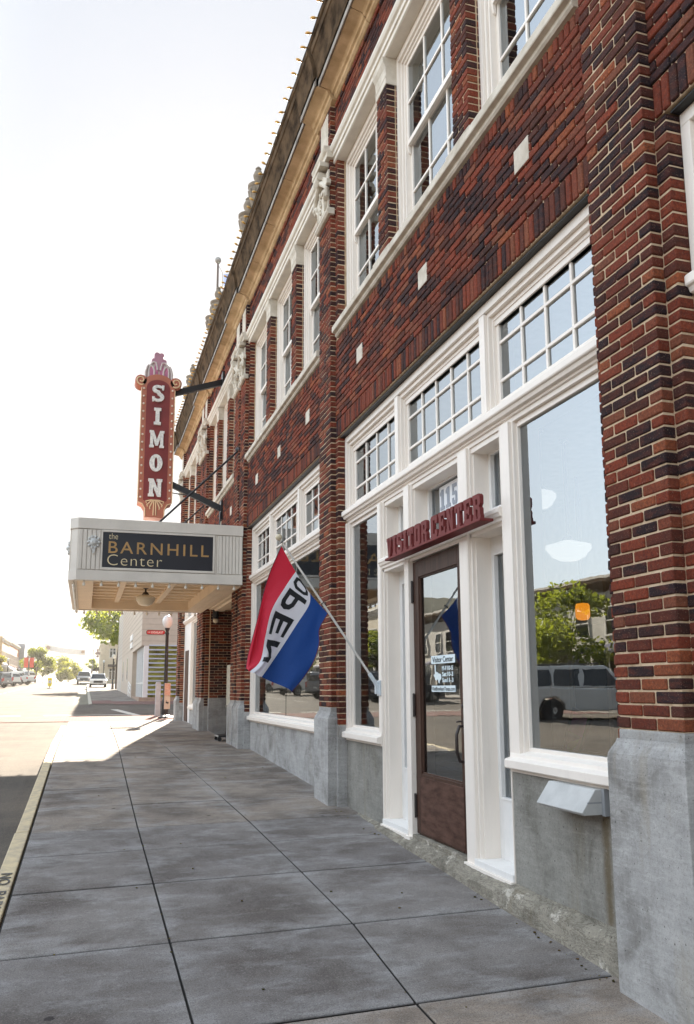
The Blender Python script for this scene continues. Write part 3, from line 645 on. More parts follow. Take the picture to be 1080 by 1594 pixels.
# urns standing on the blocking course
URNST = mat('urn_stone', (.3, .245, .185), .9, .3, 7, .3, 40)
def urn(y, parent):
    m = MB(); m.lathe([(.13, 0), (.13, .06), (.085, .08), (.06, .16), (.075, .2), (.13, .3), (.17, .45), (.185, .58), (.175, .62), (.2, .65), (.2, .69), (.1, .71), (.07, .75), (.06, .8), (.09, .86), (.1, .92), (.07, 1.0), (.045, 1.03), (.06, 1.06), (.03, 1.1), (.005, 1.12)], (2.76, y, 10.44), 18)
    for i in range(12):
        t = i*math.pi/6; m.tube([(2.76+.09*math.cos(t), y+.09*math.sin(t), 10.66), (2.76+.16*math.cos(t), y+.16*math.sin(t), 10.88), (2.76+.185*math.cos(t), y+.185*math.sin(t), 11.0)], .018, 6)
    m.obj('urn', URNST, parent, smooth=True, auto=True)
for y in (14.35, 15.4, 19.4, 20.3, 24.6, 25.6): urn(y, bld)
# body of the building, roof, floors: plain shell behind the facade
sh = MB(); sh.box(3.2, 22, 27.38, 27.62, -.5, 9.9); sh.box(21.8, 22, -2.3, 27.38, -2, 9.9); sh.box(3.2, 21.8, -2.5, -2.3, -2, 9.9)
sh.obj('side_wall', mat('plain_red_brick', (.16, .05, .035), .85, .3, 2.5, .3), bld)
MB().box(2.95, 22, -2.5, 27.62, 9.9, 10.02).obj('roof', DARKIN, bld)
MB().box(3.21, 21.8, -2.3, 27.38, 5.2, 5.5).obj('upper_floor', PLASTER, bld)
MB().box(5.5, 5.7, -2.3, 27.38, 5.5, 9.9).obj('upper_room_wall', PLASTER, bld)

# --- shopfronts
def glass_pane(x, y0, y1, z0, z1, parent, m=None, name='glass'):
    return MB().quad((x, y0, z0), (x, y0, z1), (x, y1, z1), (x, y1, z0)).obj(name, m or GLASS, parent, recalc=False)
def head_moulds(m, y0, y1, z1, zs):
    """stepped head under the lintel: three planes going back"""
    m.box(XF, 3.25, y0, y1, z1-.075, z1); m.box(XF+.03, 3.25, y0, y1, z1-.115, z1-.075); m.box(XF+.065, 3.25, y0, y1, z1-.15, z1-.115)
def jamb(m, y, s, z0, z1, w=.085, depth=.10):
    """post edge at y growing in direction s, with two stepped reveals; returns reveal end"""
    for i, (x, d0, d1) in enumerate(((XF, 0, w), (XF+.028, w, w+.022), (XF+.06, w+.022, w+.04))):
        a, b = sorted((y+s*d0, y+s*d1)); m.box(x, 3.2, a, b, z0, z1)
    return y+s*(w+.04)
RAIL0, RAIL1 = 3.615, 3.715
def rail(m, y0, y1):
    m.prism([(3.2, RAIL0-.055), (XF+.03, RAIL0-.055), (XF+.03, RAIL0-.02), (XF+.012, RAIL0-.018), (XF+.01, RAIL0), (XF-.02, RAIL0+.004), (XF-.03, RAIL0+.03), (XF-.045, RAIL0+.036), (XF-.05, RAIL0+.045), (XF-.05, RAIL1-.012), (XF-.04, RAIL1), (XF+.02, RAIL1+.035), (3.2, RAIL1+.04)], y0, y1)
def transom(y0, y1, ncol, front):
    z0, z1 = RAIL1+.05, ZL-.165
    m = MB(); x = XF+.088; t = .045
    m.box(x, x+.05, y0, y0+t, z0, z1); m.box(x, x+.05, y1-t, y1, z0, z1); m.box(x, x+.05, y0+t, y1-t, z1-t, z1); m.box(x-.01, x+.05, y0+t, y1-t, z0, z0+.055)
    ya, yb, za, zb = y0+t, y1-t, z0+.055, z1-t
    for i in range(1, ncol): yy = ya+(yb-ya)*i/ncol; m.box(x+.006, x+.04, yy-.0125, yy+.0125, za, zb)
    for f in (.26, .76): zz = za+(zb-za)*f; m.box(x+.004, x+.041, ya, yb, zz-.0125, zz+.0125)
    o = m.obj('transom_window', WHITE, bld, bev=.003); glass_pane(x+.022, ya-.01, yb+.01, za-.01, zb+.01, o)
def sill_obj(y0, y1, parent):
    m = MB(); m.prism([(3.2, .985), (XF-.005, .985), (XF-.008, 1.008), (XF-.05, 1.012), (XF-.055, 1.02), (XF-.055, 1.07), (XF-.045, 1.078), (XF-.01, 1.088), (XF-.005, 1.115), (XF+.06, 1.135), (3.2, 1.14)], y0, y1)
    m.obj('window_sill', WHITE, parent, bev=.003)
def big_window(y0, y1, parent, l=.09, r=.09, joints=()):
    """plate glass between stepped posts; l is the post at y1 (left in the picture), r at y0"""
    m = MB(); a = jamb(m, y0, 1, 1.0, RAIL0-.05, r); b = jamb(m, y1, -1, 1.0, RAIL0-.05, l)
    m.box(XF+.06, 3.2, a, b, RAIL0-.10, RAIL0-.056); m.box(XF+.06, 3.2, a, b, 1.10, 1.16)
    o = m.obj('display_window', WHITE, bld, bev=.003); sill_obj(y0-.02 if r > .2 else y0, y1, o)
    glass_pane(XF+.085, a-.01, b+.01, 1.15, RAIL0-.09, o)
    for yj in joints: MB().box(XF+.082, XF+.09, yj-.006, yj+.006, 1.16, RAIL0-.1).obj('glass_joint', BLACK, o)
    return o
def shopfront(a, b, splits, cols, lower):
    m = MB(); a += .004; b -= .004
    head_moulds(m, a, b, ZL-.014, None)
    z0, z1 = RAIL1+.03, ZL-.165
    for s in ((a, 1), (b, -1)): jamb(m, s[0], s[1], z0, ZL-.09, .07)
    rail(m, a, b)
    for (p, q) in splits:
        m.box(XF+.012, 3.2, p+.02, q-.02, z0, z1+.07); jamb(m, (p+q)/2, 1, z0, z1+.07, (q-p)/2-.022); jamb(m, (p+q)/2, -1, z0, z1+.07, (q-p)/2-.022)
    m.box(XF+.075, 3.2, a, b, ZL-.21, ZL-.16); m.box(XF+.07, 3.2, a, b, RAIL1+.03, RAIL1+.055)
    m.obj('shopfront_frame', WHITE, bld, bev=.003)
    ed = [a+.11]+[v for (p, q) in splits for v in (p-.012, q+.012)]+[b-.11]
    for i, n in enumerate(cols): transom(ed[2*i], ed[2*i+1], n, XF)
B1a, B1b = BAYS[1]; B2a, B2b = BAYS[2]; B0a, B0b = BAYS[0]; B4a, B4b = BAYS[4]
shopfront(B1a, B1b, [(5.64, 5.775), (7.60, 7.735)], [4, 5, 4], None)
shopfront(B2a, B2b, [(11.77, 11.90), (13.80, 13.93)], [4, 5, 4], None)
shopfront(B0a, B0b, [(-.35, -.21), (1.55, 1.68)], [4, 5, 4], None)
shopfront(B4a, B4b, [(24.95, 25.05)], [5, 4], None)
big_window(4.056, 5.465, bld, l=.13, r=.05)
big_window(8.205, 9.446, bld, l=.06, r=.085)
big_window(B2a+.004, B2b-.004, bld, joints=(12.9,))
big_window(B0a+.004, B0b-.004, bld)
big_window(B4a+.004, 25.0, bld)
# entry of the visitor office: three recesses, door, sidelights, small lights over
ZD = .245; ZR0, ZR1 = 2.80, 2.945; XR = 3.15
m = MB()
for (y, s, w) in ((8.20, -1, .012), (7.50, 1, .012), (6.09, -1, .012), (5.47, 1, .012)):     # reveals of the side recesses
    for (x, d) in ((XF+.002, .012), (XF+.03, .035), (XF+.06, .05)):
        p, q = sorted((y, y+s*d)); m.box(x, 3.2, p, q, .22, RAIL0-.05)
m.box(XF, 3.2, 7.40, 7.4995, .22, ZR0+.02); m.box(XF, 3.2, 6.0905, 6.24, .22, ZR0+.02)
m.box(XF+.004, 3.2, 7.38, 7.52, ZR1-.02, RAIL0-.05); m.box(XF+.004, 3.2, 6.07, 6.24, ZR1-.02, RAIL0-.05)
m.box(XF+.03, 3.2, 7.36, 7.38, ZR1-.02, RAIL0-.05); m.box(XF+.03, 3.2, 6.24, 6.26, ZR1-.02, RAIL0-.05)
m.box(XF+.06, 3.2, 7.345, 7.36, ZR1-.02, RAIL0-.05); m.box(XF+.06, 3.2, 6.26, 6.275, ZR1-.02, RAIL0-.05)
for (p, q) in ((5.475, 6.0905), (6.0905, 7.50), (7.50, 8.197)):
    m.prism([(3.25, ZR0), (XF+.03, ZR0), (XF+.03, ZR0+.03), (XF+.008, ZR0+.034), (XF+.006, ZR0+.06), (XF-.012, ZR0+.066), (XF-.022, ZR0+.09), (XF-.03, ZR0+.096), (XF-.03, ZR1-.02), (XF-.02, ZR1-.008), (XF+.04, ZR1), (3.25, ZR1+.01)], p+.0005, q-.0005)
    m.box(XF+.045, 3.25, p, q, RAIL0-.10, RAIL0-.05)
m.box(XF-.03, 3.2, 7.40, 8.20, .185, .222); m.box(XF-.03, 3.2, 5.47, 6.24, .185, .222)
entry = m.obj('entry_frame', WHITE, bld, bev=.003)
def sidelight(a, b, za, zb, ga, gb, gz0, gz1, nm='sidelight'):
    m = MB(); x = XR
    m.box(x, x+.06, a, ga, za, zb); m.box(x, x+.06, gb, b, za, zb); m.box(x, x+.06, ga, gb, za, gz0); m.box(x, x+.06, ga, gb, gz1, zb)
    e = .018
    m.box(x-.008, x+.01, ga-e, ga+.002, gz0-e, gz1+e); m.box(x-.008, x+.01, gb-.002, gb+e, gz0-e, gz1+e); m.box(x-.0075, x+.01, ga, gb, gz0-e, gz0+.002); m.box(x-.0075, x+.01, ga, gb, gz1-.002, gz1+e)
    o = m.obj(nm, WHITE2, bld, bev=.003); glass_pane(x+.03, ga-.005, gb+.005, gz0-.005, gz1+.005, o); return o
slL = sidelight(7.45, 8.20, .225, ZR0+.02, 7.66, 8.06, .78, 2.66); slR = sidelight(5.47, 6.14, .225, ZR0+.02, 5.60, 5.985, .735, 2.65)
for a, b in ((7.50, 8.19), (5.475, 6.09)): MB().box(XF-.01, XR, a, b, .222, .27).obj('recess_sill', WHITE2, entry, bev=.003)
for (a, b, ga, gb) in ((7.50, 8.20, 7.63, 8.07), (5.47, 6.09, 5.57, 5.99)):
    sidelight(a, b, ZR1, RAIL0-.05, ga, gb, 3.04, 3.50, 'small_light')
mid = sidelight(6.24, 7.40, ZR1, RAIL0-.05, 6.36, 7.30, 3.04, 3.50, 'small_light')
PAPER = mat('white_paper', (.78, .8, .82), .6, .03, 3, 0); GREYN = mat('grey_number', (.3, .33, .38), .6, .08, 8, 0)
n1 = MB().box(XR+.018, XR+.024, 6.60, 7.09, 3.05, 3.478).obj('number_plate', PAPER, mid)
nb = MB()
for ch, yc in (('1', 7.015), ('1', 6.885), ('5', 6.745)):
    v, f = curve_mesh(SLAB[ch], .004); nb.add([WALL(XR+.014, yc, 3.345)(p) for p in fit(v, .10, .195)], f)
nb.obj('house_number', GREYN, n1)
# door
XD = 3.0; dy0, dy1, dz0, dz1 = 6.25, 7.392, ZD+.01, 2.785; gy0, gy1, gz0, gz1 = 6.385, 7.262, .80, 2.63
m = MB()
m.box(XD, XD+.05, dy0, gy0, dz0, dz1); m.box(XD, XD+.05, gy1, dy1, dz0, dz1); m.box(XD-.0005, XD+.05, gy0, gy1, gz1, dz1); m.box(XD-.0005, XD+.05, gy0, gy1, gz0-.10, gz0)
m.box(XD-.0005, XD+.05, gy0, gy1, dz0, dz0+.09)
for (a, b, c, d) in ((gy0-.012, gy0+.012, gz0, gz1), (gy1-.012, gy1+.012, gz0, gz1)): m.box(XD+.014, XD+.04, a, b, c, d)
m.box(XD+.013, XD+.04, gy0, gy1, gz0-.01, gz0+.014); m.box(XD+.013, XD+.04, gy0, gy1, gz1-.014, gz1+.01)
door = m.obj('door', DOORW, bld, bev=.004)
MB().box(XD-.006, XD+.03, gy0-.028, gy1+.028, dz0+.02, gz0-.03).obj('kick_panel', KICK, door, bev=.004)
glass_pane(XD+.03, gy0, gy1, gz0, gz1, door)
for z in (.50, 1.42, 2.50): MB().box(XD-.012, XD+.02, 7.375, 7.402, z-.10, z+.10).lathe([(.0, -.11), (.011, -.108), (.011, .108), (0, .11)], (XD-.012, 7.394, z), 8).obj('hinge', IRON, door)
m = MB(); m.tube([(XD, 6.315, 1.27), (XD-.05, 6.315, 1.265), (XD-.075, 6.315, 1.20), (XD-.075, 6.315, 1.06), (XD-.05, 6.315, .985), (XD, 6.315, .975)], [.012, .014, .013, .014, .013, .012], 8)
m.box(XD-.008, XD, 6.285, 6.345, 1.21, 1.33); m.box(XD-.007, XD, 6.295, 6.335, .95, 1.0); m.tube([(XD-.02, 6.315, 1.305), (XD-.045, 6.33, 1.305), (XD-.05, 6.36, 1.30)], .007, 6)
m.obj('door_handle', IRON, door, smooth=True, auto=True)
m = MB(); m.box(XD-.008, XD, 6.292, 6.338, 1.37, 1.47); m.lathe([(.018, 0), (.018, -.012), (.008, -.016), (.001, -.016)], (XD-.008, 6.315, 1.43), 10, ax='x'); m.obj('deadbolt', IRON, door)
# vinyl sign on the door glass
xs = XD+.026; VINYL = mat('white_vinyl', (.72, .82, .84), .5, .03, 3, 0, emit=None); INK = mat('dark_ink', (.01, .012, .018), .5, 0, 3, 0)
m = MB(); m.box(xs-.002, xs, 6.525, 7.04, 1.795, 1.868); m.box(xs-.002, xs, 6.53, 7.04, 1.545, 1.600)
tex = [(.28, 1), (.28, .66), (.52, .62), (.62, .56), (.82, .54), (.94, .5), (.98, .3), (.9, .22), (.78, .16), (.72, .02), (.62, .06), (.56, .2), (.46, .26), (.36, .18), (.24, .2), (.12, .36), (.0, .48), (.02, .52), (.15, .52), (.15, 1)]
v, f = curve_mesh([tex], .002); m.add([WALL(xs-.001, 6.905, 1.70)(p) for p in fit(v, .17, .165)], f)
for i, (t1, t2) in enumerate((('M-F', '10-5'), ('Sat', '10-3'), ('Sun', '11-3'))):
    z = 1.752-.052*i
    v, f = text_mesh(t1, .002, .025); m.add([WALL(xs-.001, 6.755, z)(p) for p in fit(v, .095, .04)], f)
    v, f = text_mesh(t2, .002, .025); m.add([WALL(xs-.001, 6.63, z)(p) for p in fit(v, .12, .04)], f)
vs_ = m.obj('door_sign', VINYL, door)
m = MB(); v, f = text_mesh('Visitor Center', .001, .012); m.add([WALL(xs-.003, 6.785, 1.832)(p) for p in fit(v, .45, .05)], f)
v, f = text_mesh('VisitBrenhamTexas.com', .001, .008); m.add([WALL(xs-.003, 6.785, 1.572)(p) for p in fit(v, .49, .034)], f)
m.obj('sign_lettering', INK, vs_)
m = MB(); m.box(XR+.024, XR+.027, 5.63, 5.70, 1.10, 1.21); v, f = curve_mesh([[(.06*math.cos(t*math.pi/4), .085*math.sin(t*math.pi/4)) for t in range(8)]], .003); m.add([WALL(XR+.025, 5.68, .98)(p) for p in v], f)
m.obj('sticker', VINYL, slR)
# concrete under the windows and the level plinth with its broken edge
for a, b in ((4.05, 5.468), (8.202, 9.45), (B2a, B2b), (B0a, B0b), (B4a, 25.0)):
    MB().box(XF+.012, 3.2, a, b, min(zg(a), zg(b))-.3, .984).obj('stall_riser', CONC2 if b < 9.5 else CONC, bld)

def plinth(y0, y1, zt, x0, seed):
    m = MB(); rr = random.Random(seed); n = int((y1-y0)/.03); vs = []
    for i in range(n+1):
        y = y0+(y1-y0)*i/n; w = .5*math.sin(y*5.1+seed)+.3*math.sin(y*13.7); rough = max(0, min(1, (y-4.75)*2.2)) if seed == 1 else .6
        e = (.012+.018*w+rr.uniform(-.006, .006))*rough; dz = (-.006+.010*math.sin(y*7.3)+rr.uniform(-.004, .004))*rough
        fl = .008*math.sin(y*3+seed)
        vs += [(x0+.0+fl-.012*rough, y, -.5), (x0+.01+fl, y, zt-.05-abs(e)*.8), (x0+.03+e*.8+fl, y, zt-.02+dz), (x0+.075+e, y, zt+dz*.6), (XF+.08, y, zt+.02), (3.2, y, zt+.02)]
    m.add(vs, [(i*6+j, i*6+j+1, (i+1)*6+j+1, (i+1)*6+j) for i in range(n) for j in range(5)])
    return m.obj('plinth', PLINTH, bld, smooth=True, auto=True)
plinth(4.05, 9.45, .205, 2.835, 1)
MB().box(XF+.0, 3.2, 6.24, 7.40, .2, ZD).obj('door_threshold', PLINTH, bld, bev=.006)
m = MB(); m.box(XF+.02, XF+.14, B4a+2.62, 26.74, zg(26), 3.56); m.obj('entry_panel', WHITE2, bld, bev=.004)
m = MB(); m.box(XF, XF+.03, 25.55, 26.35, zg(26)+.02, 2.75); m.obj('side_door', DOORW, bld, bev=.004)
# theatre entrance: recess with timber doors, brick return, moulded ceiling
a, b = BAYS[3]
br = Bricks(); z = ZB0+.006; i = 0
while z < 3.55:
    x = XS+.115; first = True
    while x < 3.62:
        w = (LB+J)/2 if (i % 2 and first) else LB; br.add(x, min(x+w, 3.62), b-.10, b, z, z+BH); x += w+J; first = False
    z += CO; i += 1
brick_part('entrance_return', br, [(XS+.1, 3.62, b-.09, b+.02, ZB0, 3.6)])
for p, q in ((b-.13, b+.02), (a-.02, a+.1)): MB().box(XS+.09, 3.63, p, q, .2, ZB0).obj('entrance_foot', CONC, bld, bev=.01)
MB().box(XS+.1, 3.62, a-.02, a+.09, ZB0, 3.6).obj('entrance_return', mat('plain_red_brick', (.16, .05, .035), .85), bld)
WOOD = mat('theatre_door_wood', (.18, .065, .03), .4, .35, 4, .3, 25, stretch=(6, 6, .6), c2=(.08, .028, .014))
n = 4; w = (b-a-.3)/n
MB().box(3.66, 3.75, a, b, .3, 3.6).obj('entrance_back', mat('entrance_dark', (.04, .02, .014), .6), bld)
for i in range(n):
    y0 = a+.15+w*i+.01; y1 = y0+w-.02; m = MB(); x = 3.55
    m.box(x, x+.05, y0, y0+.12, .5, 2.75); m.box(x, x+.05, y1-.12, y1, .5, 2.75); m.box(x, x+.05, y0+.12, y1-.12, 2.6, 2.75); m.box(x, x+.05, y0+.12, y1-.12, .5, .95); m.box(x, x+.05, y0+.12, y1-.12, 1.55, 1.65)
    o = m.obj('entrance_door', WOOD, bld, bev=.004); glass_pane(x+.02, y0+.11, y1-.11, .94, 2.62, o)
m = MB(); m.box(3.52, 3.62, a, b, 2.78, 2.95)
for i in range(n+1): y = a+.1+(b-a-.2)*i/n; m.box(3.53, 3.62, y-.03, y+.03, 2.95, 3.6)
m.obj('entrance_transom', WOOD, bld, bev=.004)
m = MB(); m.prism([(2.80, 3.60), (2.80, 3.7), (3.75, 3.7), (3.75, 3.56), (3.3, 3.56), (3.28, 3.52), (3.05, 3.52), (3.03, 3.56), (2.95, 3.57), (2.93, 3.60)], a, b); m.obj('entrance_ceiling', CREAM2, bld, bev=.004)
MB().box(3.2, 3.9, a, b, 3.7, 4.66).obj('entrance_lintel', CREAM2, bld)
# rooms seen through the glass
m = MB(); m.box(9.0, 9.2, 3.2, 16.1, -.5, 5.2); m.box(3.25, 9, 3.55, 3.7, -.5, 5.2)
m.box(3.25, 9, 15.8, 16.0, -.5, 5.2)
m.box(6.6, 6.75, 4.0, 4.2, 0, 5.2)
rm = m.obj('room_wall', PLASTER, bld)
MB().box(3.2, 21, -2.3, 27.3, -.4, .215).obj('ground_floor', FLOORW, bld)
m = MB(); m.box(8.9, 8.99, 12.75, 13.85, .215, 2.72); m.obj('inner_doorway', DARKIN, bld)
m = MB(); m.box(8.86, 8.995, 12.63, 12.75, .215, 2.72); m.box(8.86, 8.995, 13.85, 13.97, .215, 2.72); m.box(8.86, 8.995, 12.63, 13.97, 2.72, 2.86); m.box(8.86, 8.995, 12.63, 13.97, 3.55, 3.66); m.box(8.86, 8.995, 12.63, 12.73, 2.86, 3.55); m.box(8.86, 8.995, 13.87, 13.97, 2.86, 3.55); m.obj('inner_architrave', mat('tan_trim', (.4, .33, .24), .6), bld)

# ================================================================== THINGS ON THE BUILDING
# marquee
mq = thing('marquee', 'cream theatre canopy over the pavement with a black and gold sign panel', 'marquee', (1.2, 18.6, 3.54))
MY0, MY1, MX0, MX1, MZ0, MZ1 = 15.56, 21.65, -.355, 2.79, 3.54, 4.69
ch = .11
def band(z0, z1, out):
    m = MB(); e = out
    m.prism([(MX0+ch, MY0-e), (MX1, MY0-e), (MX1, MY1+e), (MX0+ch, MY1+e), (MX0-e, MY1-ch), (MX0-e, MY0+ch)], z0, z1, 'z'); return m
m = MB()
def shell(z0, z1, e, th=.12):
    P = [(MX1, MY0-e), (MX0+ch, MY0-e), (MX0-e, MY0+ch), (MX0-e, MY1-ch), (MX0+ch, MY1+e), (MX1, MY1+e)]
    Q = [(MX1, MY0+th), (MX0+ch+.02, MY0+th), (MX0+th, MY0+ch+.02), (MX0+th, MY1-ch-.02), (MX0+ch+.02, MY1-th), (MX1, MY1-th)]
    for i in range(5):
        vs = [(*P[i], z0), (*P[i+1], z0), (*Q[i+1], z0), (*Q[i], z0), (*P[i], z1), (*P[i+1], z1), (*Q[i+1], z1), (*Q[i], z1)]
        m.add(vs, [(0, 1, 2, 3), (4, 7, 6, 5), (0, 4, 5, 1), (2, 6, 7, 3), (0, 3, 7, 4), (1, 5, 6, 2)])
shell(MZ0, MZ0+.185, .028); shell(MZ0+.186, MZ0+.95, 0); shell(MZ0+.951, MZ1, .03)
m.box(MX0+.1, MX1, MY0+.1, MY1-.1, MZ1-.06, MZ1-.02)
m.obj('fascia', CREAM, mq, bev=.006)
def flutes(x0, x1, yf, s, n):
    m = MB()
    for i in range(n):
        x = x0+(x1-x0)*(i+.5)/n; w = (x1-x0)/n*.42
        a, b = sorted((yf, yf+s*.022)); m.box(x-w, x+w, a, b, MZ0+.20, MZ0+.94)
    return m
for fa in ((MX0+ch+.01, .16, MY0-.001, -1, 5), (2.33, 2.78, MY0-.001, -1, 7), (MX0+ch+.01, .16, MY1+.001, 1, 5), (2.33, 2.78, MY1+.001, 1, 7)): flutes(*fa).obj('fluted_panel', CREAM, mq, bev=.006)
m = MB()
for i in range(28):
    y = MY0+.2+(MY1-MY0-.4)*i/27; m.box(MX0-.024, MX0+.001, y-.05, y+.05, MZ0+.2, MZ0+.94)
m.obj('fluted_panel', CREAM, mq, bev=.006)
m = MB()
for x in (2.255, 2.30): m.box(x, x+.03, MY0-.012, MY0+.01, MZ0+.2, MZ0+.94)
fr_ = [(.165, 2.25, MZ0+.20, MZ0+.245), (.165, 2.25, MZ0+.905, MZ0+.945), (.165, .195, MZ0+.245, MZ0+.905), (2.215, 2.25, MZ0+.245, MZ0+.905)]
for (x0, x1, z0, z1) in fr_: m.box(x0, x1, MY0-.03, MY0+.005, z0, z1)
m.obj('sign_frame', CREAM, mq, bev=.004)
NAVY = mat('sign_black', (.012, .013, .02), .35, .05, 3, 0); GOLD = mat('gold_paint', (.45, .26, .09), .45, .15, 8, .1); PALEG = mat('pale_gold', (.75, .62, .38), .5, .05, 8, 0)
sp_ = MB().box(.197, 2.213, MY0-.018, MY0, MZ0+.247, MZ0+.903).obj('sign_panel', NAVY, mq)
yl = MY0-.021
def word(txt, x0, x1, z0, z1, mm, off=0, space=1, name='sign_word'):
    v, f = text_mesh(txt, .006, off, space); v = fit(v, x1-x0, z1-z0)
    return MB().add([FACE((x0+x1)/2, yl, (z0+z1)/2)(p) for p in v], f).obj(name, mm, sp_)
word('the', .30, .46, 4.315, 4.425, PALEG, -.012); word('BARNHILL', .30, 2.135, 4.055, 4.275, GOLD, .004, 1.25); word('Center', .285, 1.27, 3.83, 4.03, PALEG, -.016, 1.12)
for fx, fy, ax in ((.035, MY0-.03, 'y'),):
    m = MB(); m.lathe([(.001, -.05), (.03, -.05), (.05, -.03), (.085, -.015), (.10, 0), (.10, .01), (.001, .012)], (fx, fy, 4.24), 16, ax='y')
    for i in range(10): t = i*math.pi/5; m.ball((fx+.095*math.cos(t), fy-.005, 4.24+.105*math.sin(t)), .028, 8)
    m.prism([(fx-.04, 4.13), (fx+.04, 4.13), (fx+.015, 4.03), (fx-.015, 4.03)], fy-.02, fy, 'y')
    m.obj('rosette', mat('pewter', (.6, .6, .58), .35, .2, 20, .3), mq, smooth=True, auto=True)
m = MB(); m.lathe([(.001, -.06), (.03, -.06), (.05, -.03), (.085, -.015), (.10, 0), (.10, .01), (.001, .012)], (MX0-.035, MY0+.55, 4.2), 16, ax='x')
for i in range(10): t = i*math.pi/5; m.ball((MX0-.04, MY0+.55+.095*math.cos(t), 4.2+.105*math.sin(t)), .028, 8)
m.obj('rosette', MT['pewter'], mq, smooth=True, auto=True)
# underside: perimeter board, recessed boarded ceiling, ribs
m = MB(); zc = 3.80
m.box(MX0+.12, MX1, MY0+.12, MY0+.34, MZ0+.02, MZ0+.05); m.box(MX0+.12, MX1, MY1-.34, MY1-.12, MZ0+.02, MZ0+.05); m.box(MX0+.12, MX0+.42, MY0+.34, MY1-.34, MZ0+.0195, MZ0+.05); m.box(2.42, MX1, MY0+.34, MY1-.34, MZ0+.0195, MZ0+.05)
m.box(MX0+.42, 2.42, MY0+.30, MY0+.34, MZ0+.05, zc); m.box(MX0+.42, 2.42, MY1-.34, MY1-.30, MZ0+.05, zc); m.box(MX0+.38, MX0+.42, MY0+.3, MY1-.3, MZ0+.05, zc); m.box(2.42, 2.46, MY0+.3, MY1-.3, MZ0+.05, zc)
y = MY0+.35
while y < MY1-.4: m.box(MX0+.42, 2.42, y, y+.53, zc, zc+.03); m.box(MX0+.42, 2.42, y+.53, y+.60, zc-.045, zc+.029); y += .60
for x in (.66, 1.66): m.box(x-.06, x+.06, MY0+.34, MY1-.34, zc-.075, zc+.028)
for i in range(3): m.prism([(2.46+.11*i, MZ0+.015-.012*i), (2.46+.11*i, MZ0+.03), (2.56+.11*i, MZ0+.03), (2.56+.11*i, MZ0-.012*i)], MY0+.12, MY1-.12)
m.obj('ceiling', CREAM2, mq, bev=.004)
BULB = mat('frosted_bulb', (.85, .82, .74), .25, .03, 3, 0); BRASS = mat('bulb_base', (.3, .2, .1), .4, .2, 8, 0)
bl0 = MB(); bl0.lathe([(.014, .0), (.014, -.025), (.02, -.04), (.03, -.062), (.028, -.082), (.016, -.094), (.001, -.097)], (0, 0, 0), 10); bd = None
def bulb(p, parent, name='bulb'):
    m = MB(); m.merge(bl0, Matrix.Translation(p)); m.obj(name, BULB, parent, smooth=True)
for i in range(10): bulb((MX0+.25+2.75*i/9, MY0+.07, MZ0), mq)
for i in range(10): bulb((MX0+.25+2.75*i/9, MY1-.07, MZ0), mq)
for i in range(16): bulb((MX0+.07, MY0+.3+(MY1-MY0-.6)*i/15, MZ0), mq)
m = MB(); m.tube([(1.12, 15.95, MZ1-.04), (2.83, 16.36, 6.46)], .021, 8); m.tube([(1.12, 21.3, MZ1-.04), (2.87, 21.5, 6.46)], .021, 8)
for p in ((2.83, 16.36, 6.46), (2.86, 21.5, 6.46)): m.lathe([(.001, -.09), (.03, -.08), (.055, -.03), (.075, -.02), (.075, 0), (.001, 0)], p, 12, ax='x')
m.obj('hanger_rod', BLACK, mq, smooth=True, auto=True)
# lamp under the marquee
def school_lamp(name, label, loc, zt, glow, r=.19, group=None):
    o = thing(name, label, 'lamp', loc, group); x, y, z = loc
    m = MB(); m.lathe([(.001, zt), (.06, zt), (.06, zt-.03), (.02, zt-.05), (.02, z+.13), (.05, z+.12), (.075, z+.08), (.075, z+.06), (.001, z+.06)], (x, y, 0), 16); m.obj('stem', BRASS2, o, smooth=True, auto=True)
    m = MB(); m.lathe([(.07, .07), (.10, .06), (.16, .04), (r, .01), (r*1.01, -.03), (r*.9, -.07), (r*.85, -.08), (r*.72, -.13), (r*.4, -.17), (.001, -.18)], loc, 24)
    m.obj('lamp_shade', glow, o, smooth=True, auto=True); return o
BRASS2 = mat('aged_bronze', (.05, .035, .025), .4, .2, 10, 0)
OPAL = mat('opal_glass', (.82, .75, .6), .2, .02, 3, 0); OPALON = mat('lit_opal_glass', (.7, .66, .6), .2, .02, 3, 0, emit=((1, .93, .84), .06))
school_lamp('ceiling_lamp', 'schoolhouse lamp with cream glass bowl hanging under the theatre canopy', (1.18, 18.5, 3.56), 3.80, OPAL, .21)
school_lamp('pendant_lamp', 'white glass pendant lamp lit inside the big right hand shop window', (5.5, 8.55, 3.26), 4.6, OPALON, .27)
school_lamp('pendant_lamp', 'white pendant lamp half hidden behind the post of the right hand shop window', (5.5, 9.12, 4.02), 4.9, OPALON, .19)
am = thing('amber_lamp', 'amber ribbed glass lamp glowing before the inner doorway', 'lamp', (8.0, 12.1, 2.84))
m = MB(); m.lathe([(.04, -.14), (.09, -.13), (.12, -.08), (.12, .1), (.10, .14), (.04, .15)], (8.0, 12.1, 2.84), 20); m.obj('lamp_shade', mat('amber_glass', (.6, .2, .015), .3, 0, 3, 0, emit=((1, .33, .02), .22)), am, smooth=True, auto=True)
MB().box(7.98, 8.02, 12.08, 12.12, 2.98, 5.2).obj('stem', BRASS2, am)

